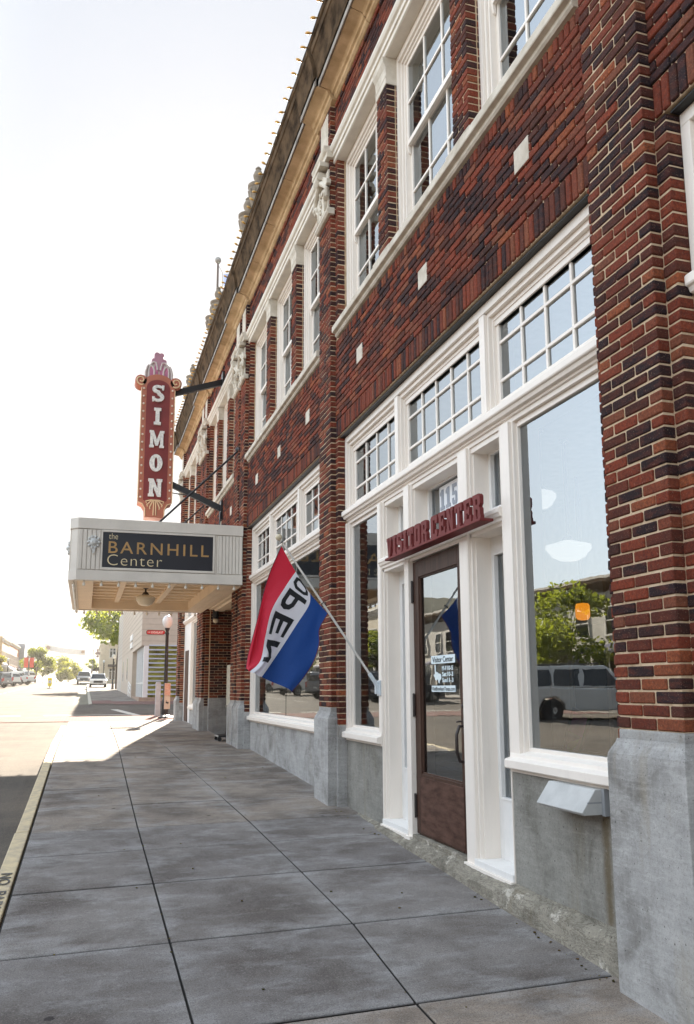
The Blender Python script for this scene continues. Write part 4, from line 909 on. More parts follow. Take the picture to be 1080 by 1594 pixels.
# blade sign
SX0, SX1, SY0, SY1, SZ0, SZ1 = .945, 1.695, 18.66, 19.04, 5.50, 8.52
bs = thing('blade_sign', 'tall narrow red and orange theatre blade sign with white letters and pink plume', 'sign', ((SX0+SX1)/2, 18.85, 5.4))
SALM = mat('salmon_paint', (.44, .145, .085), .5, .12, 3, .1); SALMD = mat('deep_salmon', (.5, .16, .1), .55, .15, 3, .1); SRED = mat('sign_dark_red', (.21, .026, .024), .5, .15, 2, .1); CRM = mat('sign_cream', (.72, .5, .3), .5, .1, 5, .1)
PINK = mat('plume_pink', (.55, .17, .3), .5, .2, 5, .1); PINKG = mat('plume_grey_pink', (.52, .42, .4), .55, .1, 6, .1); MAUVE = mat('plume_mauve', (.42, .2, .26), .55, .1, 6, .1)
xm = (SX0+SX1)/2; hw = (SX1-SX0)/2
def arch(h, z0, ztop, rise, n=14):      # outline with arched top
    return [(xm-h, z0), (xm+h, z0)]+[(xm+h*math.cos(math.pi*i/n), ztop-rise+rise*math.sin(math.pi*i/n)) for i in range(n+1)]
body = [(xm-hw, 5.74), (xm-hw+.09, 5.70), (xm-hw+.15, 5.60), (xm-hw+.16, 5.40), (xm+hw-.16, 5.40), (xm+hw-.15, 5.60), (xm+hw-.09, 5.70), (xm+hw, 5.74)]+[(xm+hw*math.cos(math.pi*i/16), 8.50+.30*math.sin(math.pi*i/16)) for i in range(17)]
m = MB(); m.prism(body, SY0, SY1, 'y'); m.obj('sign_box', SALM, bs, bev=.012)
m = MB()
for s in (SY0-.006, SY1): m.prism([(xm-.262, 5.80), (xm-.14, 5.72), (xm, 5.76), (xm+.14, 5.72), (xm+.262, 5.80)]+[(xm+.265*math.cos(math.pi*i/14), 8.46+.20*math.sin(math.pi*i/14)) for i in range(15)], s, s+.006, 'y')
m.obj('red_panel', SRED, bs)
m = MB()
for s in (-1, 1):
    m.tube([(xm+s*(hw+.002), SY0-.004, 5.76), (xm+s*(hw+.002), SY0-.004, 8.44)], .011, 6); m.tube([(xm+s*hw, SY0-.004, 5.75), (xm+s*(hw-.10), SY0-.004, 5.71), (xm+s*(hw-.16), SY0-.004, 5.6), (xm+s*(hw-.165), SY0-.004, 5.42)], .012, 6)
    for i, (dx, dz) in enumerate(((.2, .05), (.17, -.03), (.11, -.09))): m.tube([(xm, SY0-.008, 5.80), (xm+s*dx*.5, SY0-.01, 5.80-.02*i), (xm+s*dx, SY0-.01, 5.72+dz), (xm+s*dx*.9, SY0-.01, 5.68+dz)], .016, 6)
    m.tube([(xm+s*.02, SY0-.01, 5.80), (xm+s*.03, SY0-.01, 5.45)], .014, 6)
m.obj('cream_trim', CRM, bs, smooth=True, auto=True)
for s in (-1, 1):                                   # scroll ears
    cx, cz = xm+s*(hw+.02), 8.62
    m = MB(); m.lathe([(.001, 0), (.125, 0), (.135, .012), (.135, SY1-SY0-.03), (.125, SY1-SY0), (.001, SY1-SY0)], (cx, SY0, cz), 24, ax='y')
    sc = m.obj('scroll_ear', SALMD, bs, smooth=True, auto=True)
    m = MB(); pts = [(cx+s*r*math.cos(t), SY0-.008, cz+r*math.sin(t)) for t, r in [(-2.2+i*.33, .118*(1-i/30)) for i in range(25)]]; m.tube(pts, .017, 6); m.obj('spiral', CRM, sc, smooth=True)
# plume crest
def leafshape(x0, x1, z0, z1, lean, y, th, mm, nm, rnd=.5):
    n = 10; c = (x0+x1)/2; w = (x1-x0)/2
    P = [(x0, z0), (x1, z0)]+[(c+lean*(i/n)**1.5*0+w*math.cos(math.pi*i/n)+lean*math.sin(math.pi*i/n), z1-w*1.6+w*1.6*math.sin(math.pi*i/n)) for i in range(n+1)]
    return P
def crest(P, y, th, mm, nm): m = MB(); m.prism(P, y, SY1-(y-SY0), 'y'); return m.obj(nm, mm, bs, bev=.006)
crest([(xm+.325*math.cos(math.pi*i/18), 8.70+.44*math.sin(math.pi*i/18)**.75) for i in range(19)], SY0+.07, 0, PINKG, 'plume')
tip = [(.05, 8.9), (.10, 9.06), (.15, 9.09), (.172, 9.14), (.15, 9.185), (.105, 9.19), (.10, 9.22), (.115, 9.28), (.09, 9.335), (.045, 9.345), (.0, 9.325)]
crest([(xm+x, z) for x, z in tip]+[(xm-x, z+.01) for x, z in tip[::-1]], SY0+.05, 0, MAUVE, 'plume_tip')
for s in (-1, 1):
    for dx, w, h in ((.165, .055, .27), (.062, .042, .34)):
        m = MB(); m.prism([(xm+s*dx-w, 8.70), (xm+s*dx+w, 8.70)]+[(xm+s*dx+w*math.cos(math.pi*i/8)-s*.018*math.sin(math.pi*i/8), 8.70+h-.07+.11*math.sin(math.pi*i/8)) for i in range(9)], SY0+.052, SY0+.10, 'y'); m.obj('plume_inlay', PINK, bs, bev=.004)
m = MB()
for s in (-1, 1):
    for pts, r in (([(.225, 8.70), (.225, 8.92), (.19, 9.05), (.13, 9.11), (.075, 9.10), (.045, 9.0), (.035, 8.92)], .021), ([(.105, 8.74), (.105, 8.90), (.14, 8.99), (.20, 9.02)], .023), ([(.30, 8.70), (.305, 8.84), (.27, 8.97), (.235, 9.03)], .024)):
        m.tube([(xm+s*x, SY0+.055, z) for x, z in pts], r, 7)
m.obj('plume_band', mat('plume_pale', (.6, .52, .49), .55, .1, 6, .1), bs, smooth=True, auto=True)
WWHITE = mat('weathered_white', (.80, .77, .72), .6, .3, 22, .2, 40, c2=(.52, .50, .48))
def sletter():
    c = [(.95, 2.0+.0), (.0, 0)]
    pts = []
    for i in range(13): t = rad(30+i*20); pts.append((.5+.36*math.cos(t), 1.42+.30*math.sin(t)))
    for i in range(1, 13): t = rad(90-i*20); pts.append((.5+.40*math.cos(t), .52+.36*math.sin(t)*1.0))
    w = [.11+.075*math.sin(math.pi*i/(len(pts)-1))**.7 for i in range(len(pts))]; L, Rr = [], []
    for i, p in enumerate(pts):
        a, b = pts[max(i-1, 0)], pts[min(i+1, len(pts)-1)]; d = math.hypot(b[0]-a[0], b[1]-a[1]); nx, ny = -(b[1]-a[1])/d, (b[0]-a[0])/d
        L.append((p[0]+nx*w[i], p[1]+ny*w[i])); Rr.append((p[0]-nx*w[i], p[1]-ny*w[i]))
    return [L+Rr[::-1]]
OV = [[(3+3.1*math.cos(math.pi*i/12), 5+5.1*math.sin(math.pi*i/12)) for i in range(24)], [(3+.75*math.cos(-math.pi*i/8), 5+3.4*math.sin(-math.pi*i/8)) for i in range(16)]]
for chh, zc, w, h in (('S', 8.32, .27, .40), ('I', 7.77, .16, .40), ('M', 7.225, .33, .40), ('O', 6.665, .29, .40), ('N', 6.085, .31, .41)):
    v, f = curve_mesh(OV if chh == 'O' else SLAB[chh], .05)
    m = MB().add([FACE(xm-.005, SY0-.031, zc)(p) for p in fit(v, w, h)], f)
    if chh == 'S':
        m = MB(); v, f = curve_mesh(sletter(), .05); m.add([FACE(xm-.005, SY0-.031, zc)(p) for p in fit(v, w, h)], f)
        for sx, sz in ((.105, .14), (-.105, -.14)): m.prism([(xm-.005+sx-.022, zc+sz-.06), (xm-.005+sx+.022, zc+sz-.06), (xm-.005+sx+.03, zc+sz+.06), (xm-.005+sx-.03, zc+sz+.06)], SY0-.0555, SY0-.007, 'y')
    m.obj('letter', WWHITE, bs, bev=.008)
for s in (-1, 1):
    for i in range(15):
        m = MB(); m.ball((xm+s*.322, SY0-.016, 5.86+.183*i), .025, 8); m.obj('bulb', mat('bulb_dull', (.75, .62, .5), .25, .1, 5, 0), bs, smooth=True)
def beam(m, a, b, w=.055):
    a, b = Vector(a), Vector(b); d = (b-a).normalized(); u = d.cross(Vector((0, 1, 0))).normalized()*w; v = Vector((0, w*.8, 0))
    m.add([a-u-v, a+u-v, a+u+v, a-u+v, b-u-v, b+u-v, b+u+v, b-u+v], [(0, 1, 2, 3), (4, 5, 6, 7), (0, 1, 5, 4), (1, 2, 6, 5), (2, 3, 7, 6), (3, 0, 4, 7)])
m = MB(); beam(m, (SX1-.02, 18.85, 8.43), (2.87, 18.9, 8.87), .065); m.box(2.82, 2.87, 18.78, 19.05, 8.65, 9.1); m.obj('support_arm', BLACK, bs)
m = MB(); beam(m, (SX1-.02, 18.85, 6.25), (2.87, 18.75, 5.70), .065); m.box(2.82, 2.87, 18.65, 18.9, 5.45, 5.9); m.obj('support_arm', BLACK, bs)
m = MB(); m.tube([(SX1, 18.75, 6.02), (2.1, 18.75, 5.98)], .012, 6); m.tube([(2.80, 18.6, 5.6), (2.78, 18.55, 5.2), (2.80, 18.55, 4.7)], .018, 7)
m.obj('power_cable', BLACK, bs)

# VISITOR CENTER board with cut-out letters
MAROON = mat('maroon_paint', (.17, .032, .03), .6, .1, 5, .08, spec=.2)
vc = thing('visitor_sign', 'maroon cut out letter sign standing over the brown shop door', 'sign', (2.87, 6.6, 2.85))
m = MB(); m.box(2.80, 2.915, 5.53, 7.635, 2.832, 2.854); m.obj('base_board', MAROON, vc, bev=.003)
widths = {'I': 5.0}; word_ = 'VISITOR CENTER'; y = 7.63
unit = 2.10/sum([4.6 if c == 'I' else (2.2 if c == ' ' else 6.5) for c in word_])
for c in word_:
    w = (4.6 if c == 'I' else (2.2 if c == ' ' else 6.5))*unit
    if c != ' ':
        v, f = curve_mesh(SLAB[c], .032); MB().add([WALL(2.83, y-w/2, 2.952)(p) for p in fit(v, w*.82, .20)], f).obj('letter', MAROON, vc, bev=.002)
    y -= w

# vent hood
vh = thing('vent_hood', 'grey metal wedge shaped vent hood on the concrete below the right shop window', 'vent', (2.9, 4.58, .9))
HOOD = mat('grey_metal_paint', (.50, .50, .485), .6, .12, 6, .08, spec=.2)
m = MB(); m.prism([(2.965, .985), (2.885, .985), (2.79, .855), (2.805, .84), (2.965, .84)], 4.33, 4.845); m.obj('hood', HOOD, vh, bev=.004)
m = MB(); m.box(2.925, 2.965, 4.30, 4.329, .835, .99); m.box(2.83, 2.965, 4.3295, 4.3345, .905, .915); 
m.obj('flange', mat('grey_metal_dark', (.3, .31, .32), .5, .1), vh)

# brochure frame in the window
bf = thing('brochure_frame', 'small leaning frame with purple leaflet and green leaf standing on the window sill', 'frame', (3.2, 5.05, 1.14))
m = MB(); a = Matrix.Translation((3.16, 5.03, 1.115)) @ Matrix.Rotation(rad(14), 4, 'X') @ Matrix.Rotation(rad(12), 4, 'Y')
q = MB(); q.box(0, .02, -.11, -.085, 0, .32); q.box(0, .02, .085, .11, 0, .32); q.box(0, .02, -.085, .085, 0, .025); q.box(0, .02, -.085, .085, .295, .32); m.merge(q, a); m.obj('frame', IRON, bf)
m = MB().merge(MB().box(.004, .016, -.085, .085, .16, .295), a); m.obj('purple_leaflet', mat('purple_print', (.40, .07, .38), .4, .2, 14, 0), bf)
m = MB().merge(MB().box(.004, .016, -.085, .085, .025, .16), a); m.obj('dark_leaflet', mat('brown_print', (.14, .05, .06), .4, .2, 14, 0), bf)
m = MB(); v, f = curve_mesh([[(-.05, .045), (-.03, .035), (.01, .05), (.04, .09), (.055, .14), (.02, .12), (-.02, .1), (-.045, .075)]], .002); m.merge(MB().add([(.002+p[2], -p[0], p[1]) for p in v], f), a); m.obj('green_leaf', mat('leaf_print', (.6, .75, .18), .4, .1, 10, 0), bf)

# wall lantern at the theatre return, easel and its wheeled foot
wl = thing('wall_lantern', 'dark cylindrical wall lantern on the brick pier of the theatre entrance', 'lantern', (3.08, 20.95, 3.4))
m = MB(); m.lathe([(.001, .2), (.03, .195), (.07, .16), (.075, .1), (.075, -.05), (.07, -.07), (.001, -.07)], (3.08, 20.88, 3.4), 16); m.box(3.06, 3.10, 20.88, 21.0, 3.38, 3.46); m.obj('body', BLACK, wl, smooth=True, auto=True)
m = MB(); m.lathe([(.065, -.07), (.07, -.12), (.05, -.17), (.001, -.18)], (3.08, 20.88, 3.4), 16); m.obj('glass_cup', OPAL, wl, smooth=True)
ea = thing('poster_easel', 'black easel with a pale poster standing inside the theatre entrance', 'easel', (3.05, 18.3, .52))
m = MB()
for s in (-1, 1): m.tube([(3.0, 18.2+s*.28, .53), (3.06, 18.2+s*.05, 1.9)], .016, 6)
m.tube([(3.35, 18.2, .53), (3.06, 18.2, 1.9)], .016, 6); m.box(2.98, 3.03, 17.9, 18.5, 1.18, 1.22); m.obj('stand', BLACK, ea)
MB().box(3.0, 3.02, 17.92, 18.48, 1.225, 2.1).obj('poster', mat('poster_paper', (.55, .53, .44), .6, .25, 9, 0), ea)
wb = thing('display_stand', 'low black wheeled stand foot poking out of the theatre entrance', 'stand', (2.85, 17.4, .5))
m = MB(); m.prism([(2.64, .60), (2.66, .635), (3.1, .66), (3.1, .60)], 17.25, 17.75); m.tube([(3.05, 17.5, .62), (3.05, 17.5, 1.7)], .025, 8); m.obj('base', BLACK, wb, bev=.01)
for yy in (17.3, 17.7):
    for xx in (2.68, 3.04): MB().lathe([(.001, -.02), (.045, -.02), (.045, .02), (.001, .02)], (xx, yy, zg(17.5)+.046), 12, ax='y').obj('wheel', BLACK, wb)

# string of bulbs along the parapet
sl = thing('string_lights', 'string of small amber bulbs along the top edge of the stone parapet', 'string lights', (2.57, 12, 10.4))
AMB = mat('amber_bulb', (.75, .42, .1), .3, .1, 6, 0)
m = MB(); pts = [(2.562, .0+.25*i, 10.40+.012*math.sin(i*1.9)) for i in range(111)]; m.tube(pts, .006, 5); m.obj('cable', BLACK, sl)
for i in range(98):
    y = .9+.272*i; t = random.uniform(-.5, .5); L = Vector((-1, t*.5, .25+random.uniform(-.5, .4))).normalized()
    m = MB(); p = Vector((2.562, y, 10.40)); m.tube([p, p+L*.03, p+L*.035, p+L*.075, p+L*.10], [.011, .012, .02, .021, .004], 7); m.obj('bulb', AMB, sl, smooth=True)
def cloth(n, c, tc):
    m, t, b = new_mat(n); co = coords(t)
    col = mixc(t, ramp(t, noise(t, co, 6, 4), [(.3, (0, 0, 0)), (.8, (.25, .25, .25))]), c, tuple(x*.75 for x in c))
    t.links.new(col, b.inputs['Base Color']); b.inputs['Roughness'].default_value = .75
    bump(t, b, noise(t, coords(t, (1, 1, 1)), 9, 4, .6), .35, .03)
    tr = t.nodes.new('ShaderNodeBsdfTranslucent'); tr.inputs[0].default_value = (*tc, 1); mx = t.nodes.new('ShaderNodeMixShader'); mx.inputs[0].default_value = .3
    out = t.nodes['Material Output']; t.links.new(b.outputs[0], mx.inputs[1]); t.links.new(tr.outputs[0], mx.inputs[2]); t.links.new(mx.outputs[0], out.inputs[0]); return m
# flagpole on the roof
fp = thing('flagpole', 'thin roof flagpole with a ball top and stars and stripes above the parapet', 'flagpole', (3.3, 23.4, 10.0))
m = MB(); m.tube([(3.3, 23.45, 9.98), (3.3, 23.45, 14.4)], [.05, .03], 8); m.tube([(3.34, 22.74, 11.2), (3.34, 22.72, 13.72), (3.31, 23.4, 14.3)], .008, 4); m.obj('pole', mat('bronze_pole', (.16, .11, .08), .4, .1), fp, smooth=True, auto=True)
MB().ball((3.3, 23.45, 14.5), .10, 14).obj('ball', mat('grey_ball', (.42, .4, .37), .4, .1), fp, smooth=True)
def wave(y): return .12*math.sin(y*3.1)+.05*math.sin(y*7+1)
def fo(u, v): return (3.34+u*.2+wave(u*1.3)*.5, 22.72-u*.9-.08*v, 13.70-v-.42*u)
def flagpatch(u0, u1, v0, v1, n=10):
    m = MB()
    for i in range(n):
        a, b = u0+(u1-u0)*i/n, u0+(u1-u0)*(i+1)/n; m.quad(fo(a, v0), fo(b, v0), fo(b, v1), fo(a, v1))
    return m
WHF = mat('flag_white', (.78, .77, .76), .7, .05, 5, 0); REDF = cloth('flag_red', (.55, .06, .03), (.7, .12, .05)); BLUEF = cloth('flag_navy', (.14, .18, .36), (.3, .38, .6)); WHC = cloth('flag_pale', (.75, .73, .7), (.75, .72, .68))
for i in range(13):
    v0, v1 = .75*i/13, .75*(i+1)/13; flagpatch(.55 if i < 7 else 0, 1.35, v0, v1).obj('stripe', REDF if i % 2 == 0 else WHC, fp)
flagpatch(0, .55, 0, .75*7/13).obj('canton', BLUEF, fp)
m = MB()
for r in range(9):
    for c in range(6 if r % 2 == 0 else 5):
        p = fo((c+(.5 if r % 2 == 0 else 1))/6*.53, (r+.5)/9*.40); m.lathe([(.016, 0), (.001, .003)], (p[0]-.008, p[1], p[2]), 5, ax='x')
m.obj('stars', WHF, fp)

# OPEN flag on its pole
fl = thing('open_flag', 'red white and blue shop flag reading OPEN on a slanted white pole by the window', 'flag', (2.95, 8.25, 1.57))
FR = [[(1.885, 3.043), (1.775, 2.779), (1.701, 2.531), (1.638, 2.25), (1.563, 1.938), (1.539, 1.778)], [(2.037, 2.779), (1.922, 2.614), (1.776, 2.371), (1.712, 2.108), (1.663, 1.862), (1.55, 1.746)], [(2.194, 2.555), (2.183, 2.434), (2.068, 2.245), (1.947, 2.053), (1.802, 1.837), (1.704, 1.695)], [(2.385, 2.352), (2.294, 2.19), (2.284, 2.03), (2.213, 1.839), (2.098, 1.669), (1.987, 1.547)]]
def cat(P, t):
    n = len(P)-1; x = t*n; i = min(int(x), n-1); f = x-i
    p0, p1, p2, p3 = P[max(i-1, 0)], P[i], P[i+1], P[min(i+2, n)]
    return tuple(.5*(2*b+(c-a)*f+(2*a-5*b+4*c-d)*f*f+(3*b-a-3*c+d)*f**3) for a, b, c, d in zip(p0, p1, p2, p3))
def flag_pt(s, t, lift=0):
    """s 0..3 across the stripes, t 0..1 along the fly"""
    cols = [cat(r, t) for r in FR]; x, z = cat(cols, s/3)
    y = 8.25+t*(.075*math.sin(s*3.1+.6+t*1.4)+.05*math.sin(s*5.3-t*3.0)+.02*math.sin(s*9.5+t*4))-.05*t*t+.02*math.sin(t*9+s*2)*t
    if s < 1: y += .03*t*(1-s)**1.5
    return (x, y-lift, z)
CR_, CW_, CB_ = cloth('flag_cloth_red', (.55, .012, .04), (.6, .02, .04)), cloth('flag_cloth_white', (.74, .74, .80), (.7, .7, .75)), cloth('flag_cloth_blue', (.006, .055, .24), (.01, .06, .3))
NS, NT = 10, 44
for k, (nm, mm) in enumerate((('red_stripe', CR_), ('white_stripe', CW_), ('blue_stripe', CB_))):
    m = MB(); vs = [flag_pt(k+i/NS, j/NT) for j in range(NT+1) for i in range(NS+1)]; w = NS+1
    m.add(vs, [(j*w+i, j*w+i+1, (j+1)*w+i+1, (j+1)*w+i) for j in range(NT) for i in range(NS)]); m.obj(nm, mm, fl, smooth=True, recalc=False)
def onflag(poly_v, poly_f, mm, nm, cuts=5):
    bm = bmesh.new(); bv = [bm.verts.new(p) for p in poly_v]
    for f in poly_f:
        try: bm.faces.new([bv[i] for i in f])
        except ValueError: pass
    bmesh.ops.triangulate(bm, faces=bm.faces); bmesh.ops.subdivide_edges(bm, edges=bm.edges, cuts=cuts, use_grid_fill=True)
    bm.verts.index_update(); vs = [tuple(v.co) for v in bm.verts]; fs = [[v.index for v in f.verts] for f in bm.faces]; bm.free()
    m = MB(); m.add([flag_pt(2-v[1], v[0], .0045) for v in vs], fs); return m.obj(nm, mm, fl, smooth=True, recalc=False)
INKF = cloth('flag_ink', (.022, .025, .03), (.02, .02, .025))
BL = {'O': [[(0, .25), (.25, 0), (.75, 0), (1, .25), (1, .75), (.75, 1), (.25, 1), (0, .75)], [(.24, .3), (.24, .7), (.36, .82), (.64, .82), (.76, .7), (.76, .3), (.64, .18), (.36, .18)]],
      'P': [[(0, 0), (.3, 0), (.3, .36), (.7, .36), (.92, .46), (1, .68), (.92, .9), (.7, 1), (0, 1)], [(.3, .54), (.3, .8), (.62, .8), (.73, .76), (.75, .68), (.73, .6), (.62, .54)]],
      'E': [[(0, 0), (1, 0), (1, .19), (.27, .19), (.27, .41), (.9, .41), (.9, .6), (.27, .6), (.27, .81), (1, .81), (1, 1), (0, 1)]],
      'N': [[(0, 0), (.25, 0), (.25, .62), (.72, 0), (1, 0), (1, 1), (.75, 1), (.75, .4), (.28, 1), (0, 1)]]}
for c, t0, t1 in (('O', -.0, .15), ('P', .18, .35), ('E', .39, .575), ('N', .62, .81)):
    v, f = curve_mesh(BL[c], 0); onflag([(t0+p[0]*(t1-t0), .15+.70*p[1], 0) for p in v], f, INKF, 'letter')
m = MB()
m.tube([flag_pt(0, j/20) for j in range(21)], .004, 5); m.tube([flag_pt(3, j/30) for j in range(31)], .004, 5); m.obj('hem', cloth('flag_hem', (.2, .03, .06), (.2, .03, .06)), fl, smooth=True)
P0, P1 = Vector((2.93, 8.25, 1.60)), Vector((1.872, 8.25, 3.11))
POLEW = mat('white_pole', (.66, .64, .6), .35, .08, 12, .05)
m = MB(); m.tube([P0, P1], [.0135, .011], 10); m.obj('pole', POLEW, fl, smooth=True, auto=True)
MB().ball(P1+(P1-P0).normalized()*.03, .036, 12).obj('finial', mat('pale_gold_ball', (.6, .52, .36), .35, .1), fl, smooth=True)
m = MB(); u = (P1-P0).normalized()
m.box(2.935, 2.955, 8.21, 8.29, 1.50, 1.66); m.tube([P0-u*.03, P0+u*.16], .022, 10); m.tube([(2.94, 8.25, 1.53), P0+u*.10], .012, 6); m.box(2.90, 2.95, 8.235, 8.265, 1.52, 1.62); m.obj('bracket', mat('bracket_white', (.62, .68, .72), .4, .1), fl, bev=.003)
for q in (P0+u*1.05, P1-u*.03):
    m = MB(); m.tube([q+Vector((0, .02*math.cos(a), 0))+u.cross(Vector((0, 1, 0)))*.02*math.sin(a) for a in [i*math.pi/5 for i in range(11)]], .005, 6); m.obj('clip', IRON, fl)

# ================================================================== STREET THINGS
BLACKP = mat('black_post_paint', (.012, .013, .015), .35, .1, 8, .05)
GLOBE = mat('opal_globe', (.62, .63, .62), .15, .03, 3, 0)
def street_lamp(label):
    o = thing('street_lamp', label, 'street lamp', (0, 0, 0), 'black post lamps with white globes')
    m = MB(); m.lathe([(.001, 0), (.17, 0), (.17, .05), (.13, .09), (.12, .5), (.10, .62), (.085, .66), (.075, .9), (.055, 2.9), (.075, 2.95), (.055, 3.0), (.06, 3.05), (.09, 3.12), (.085, 3.15), (.001, 3.15)], (0, 0, 0), 14)
    m.obj('post', BLACKP, o, smooth=True, auto=True)
    m = MB(); m.lathe([(.07, 3.14), (.12, 3.18), (.165, 3.26), (.185, 3.36), (.18, 3.45), (.15, 3.53), (.09, 3.59), (.04, 3.61), (.001, 3.615)], (0, 0, 0), 18); m.obj('globe', GLOBE, o, smooth=True)
    return o
l0 = street_lamp('black street lamp with white globe at the brick paved street corner')
l0.location = (2.74, 30.3, zg(30.3)-.02)
m = MB(); m.box(.08, .13, -.06, -.03, 1.9, 2.5); m.box(.05, .14, -.04, 0, 2.28, 2.34); m.box(.05, .12, -.02, .05, 2.6, 2.85); m.obj('signal_box', BLACKP, l0)
REDS = mat('street_sign_red', (.42, .012, .016), .4, .05, 4, 0)
l1 = dup(l0, (2.72, 90, zg(90)), 0, 'black street lamp with white globe beside the white parked minivan')
l2 = dup(l0, (2.85, 146, zg(146)), 0, 'distant street lamp with white globe before the cream stone building')
l3 = dup(l0, (1.95, 168, zg(168)), 0, 'farthest small street lamp left of the cream stone building')
l4 = dup(l0, (-10.1, 121, zg(121)), 0, 'black street lamp above the row of angle parked vehicles')
sg = thing('street_sign', 'red rounded street name plate reading S DOUGLAS ST on the corner lamp post', 'sign', (2.3, 30.2, 3.5))
def stadium(x0, x1, z0, z1):
    r = (z1-z0)/2; c = (z0+z1)/2
    return [(x0+r+r*math.cos(math.pi/2+math.pi*i/8), c+r*math.sin(math.pi/2+math.pi*i/8)) for i in range(9)]+[(x1-r+r*math.cos(-math.pi/2+math.pi*i/8), c+r*math.sin(-math.pi/2+math.pi*i/8)) for i in range(9)]
MB().prism(stadium(1.99, 2.66, 3.50, 3.665), 30.18, 30.21, 'y').obj('rim', BLACKP, sg)
MB().prism(stadium(2.005, 2.645, 3.515, 3.65), 30.173, 30.18, 'y').obj('plate', REDS, sg)
m = MB(); v, f = text_mesh('S DOUGLAS ST', .002, .012); m.add([FACE(2.37, 30.171, 3.583)(p) for p in fit(v, .42, .075)], f); v, f = text_mesh('100', .002); m.add([FACE(2.09, 30.171, 3.586)(p) for p in fit(v, .085, .04)], f); m.obj('lettering', WHF, sg)
MB().tube([(2.62, 30.195, 3.58), (2.72, 30.25, 3.58)], .015, 6).obj('bracket', BLACKP, sg)
pb = thing('pavement_sign', 'narrow upright notice board on a thin post with round black foot at the corner', 'sign', (2.66, 28.9, zg(28.9)))
z0 = zg(28.9)
m = MB(); m.lathe([(.001, 0), (.27, 0), (.27, .04), (.2, .07), (.05, .10), (.001, .10)], (2.66, 28.9, z0), 20); m.tube([(2.66, 28.9, z0), (2.66, 28.9, z0+1.1)], .02, 8); m.obj('post', BLACKP, pb, smooth=True, auto=True)
m = MB(); m.box(2.575, 2.775, 28.855, 28.875, z0+.30, z0+1.17); m.obj('board', mat('board_cream', (.5, .42, .33), .5, .1, 6, 0), pb, bev=.01)
m = MB(); m.box(2.585, 2.765, 28.845, 28.854, z0+.94, z0+1.16); m.box(2.585, 2.765, 28.845, 28.854, z0+.76, z0+.925); m.obj('orange_panel', mat('board_orange', (.52, .33, .25), .5, .25, 22, 0, c2=(.42, .17, .11)), pb)
m = MB(); v, f = curve_mesh([tex], .004); m.add([FACE(2.675, 28.85, z0+.53)(p) for p in fit(v, .11, .13)], f); m.obj('state_emblem', INK, pb)
bo = thing('bollard', 'square pale stone bollard standing behind the notice board at the corner', 'bollard', (2.53, 30.9, zg(31)))
z1 = zg(31); m = MB(); m.box(2.44, 2.62, 30.8, 30.98, z1-.1, z1+1.15); m.prism([(2.43, z1+1.15), (2.63, z1+1.15), (2.59, z1+1.2), (2.47, z1+1.2)], 30.79, 30.99); m.obj('shaft', mat('pale_bollard', (.47, .49, .5), .7, .1), bo, bev=.01)
ped = thing('crossing_sign', 'small yellow pedestrian crossing marker standing in the middle of the road', 'sign', (-3.98, 104, zg(104)-.14))
z2 = zg(104)-.14; YEL = mat('sign_yellow', (.75, .62, .02), .4, .05, 4, 0)
m = MB(); m.lathe([(.001, 0), (.3, 0), (.28, .05), (.08, .08), (.001, .08)], (-3.98, 104, z2), 16); m.box(-4.02, -3.94, 103.98, 104.02, z2+.06, z2+.3); m.obj('base', BLACKP, ped)
m = MB(); m.prism([(-4.15, z2+.25), (-3.81, z2+.25), (-3.74, z2+.6), (-3.74, z2+1.25), (-4.22, z2+1.25), (-4.22, z2+.6)], 103.97, 104.03, 'y'); m.obj('panel', YEL, ped, bev=.02)
m = MB(); m.box(-4.14, -3.82, 103.955, 103.97, z2+.62, z2+.95); m.obj('white_face', WHF, ped)
m = MB(); m.lathe([(.001, -.03), (.03, 0), (.001, .03)], (-3.98, 103.95, z2+.9), 8); m.prism([(-4.02, z2+.66), (-3.99, z2+.66), (-3.97, z2+.75), (-3.94, z2+.66), (-3.91, z2+.66), (-3.95, z2+.86), (-4.0, z2+.86)], 103.945, 103.955, 'y'); m.obj('walker_symbol', INK, ped)

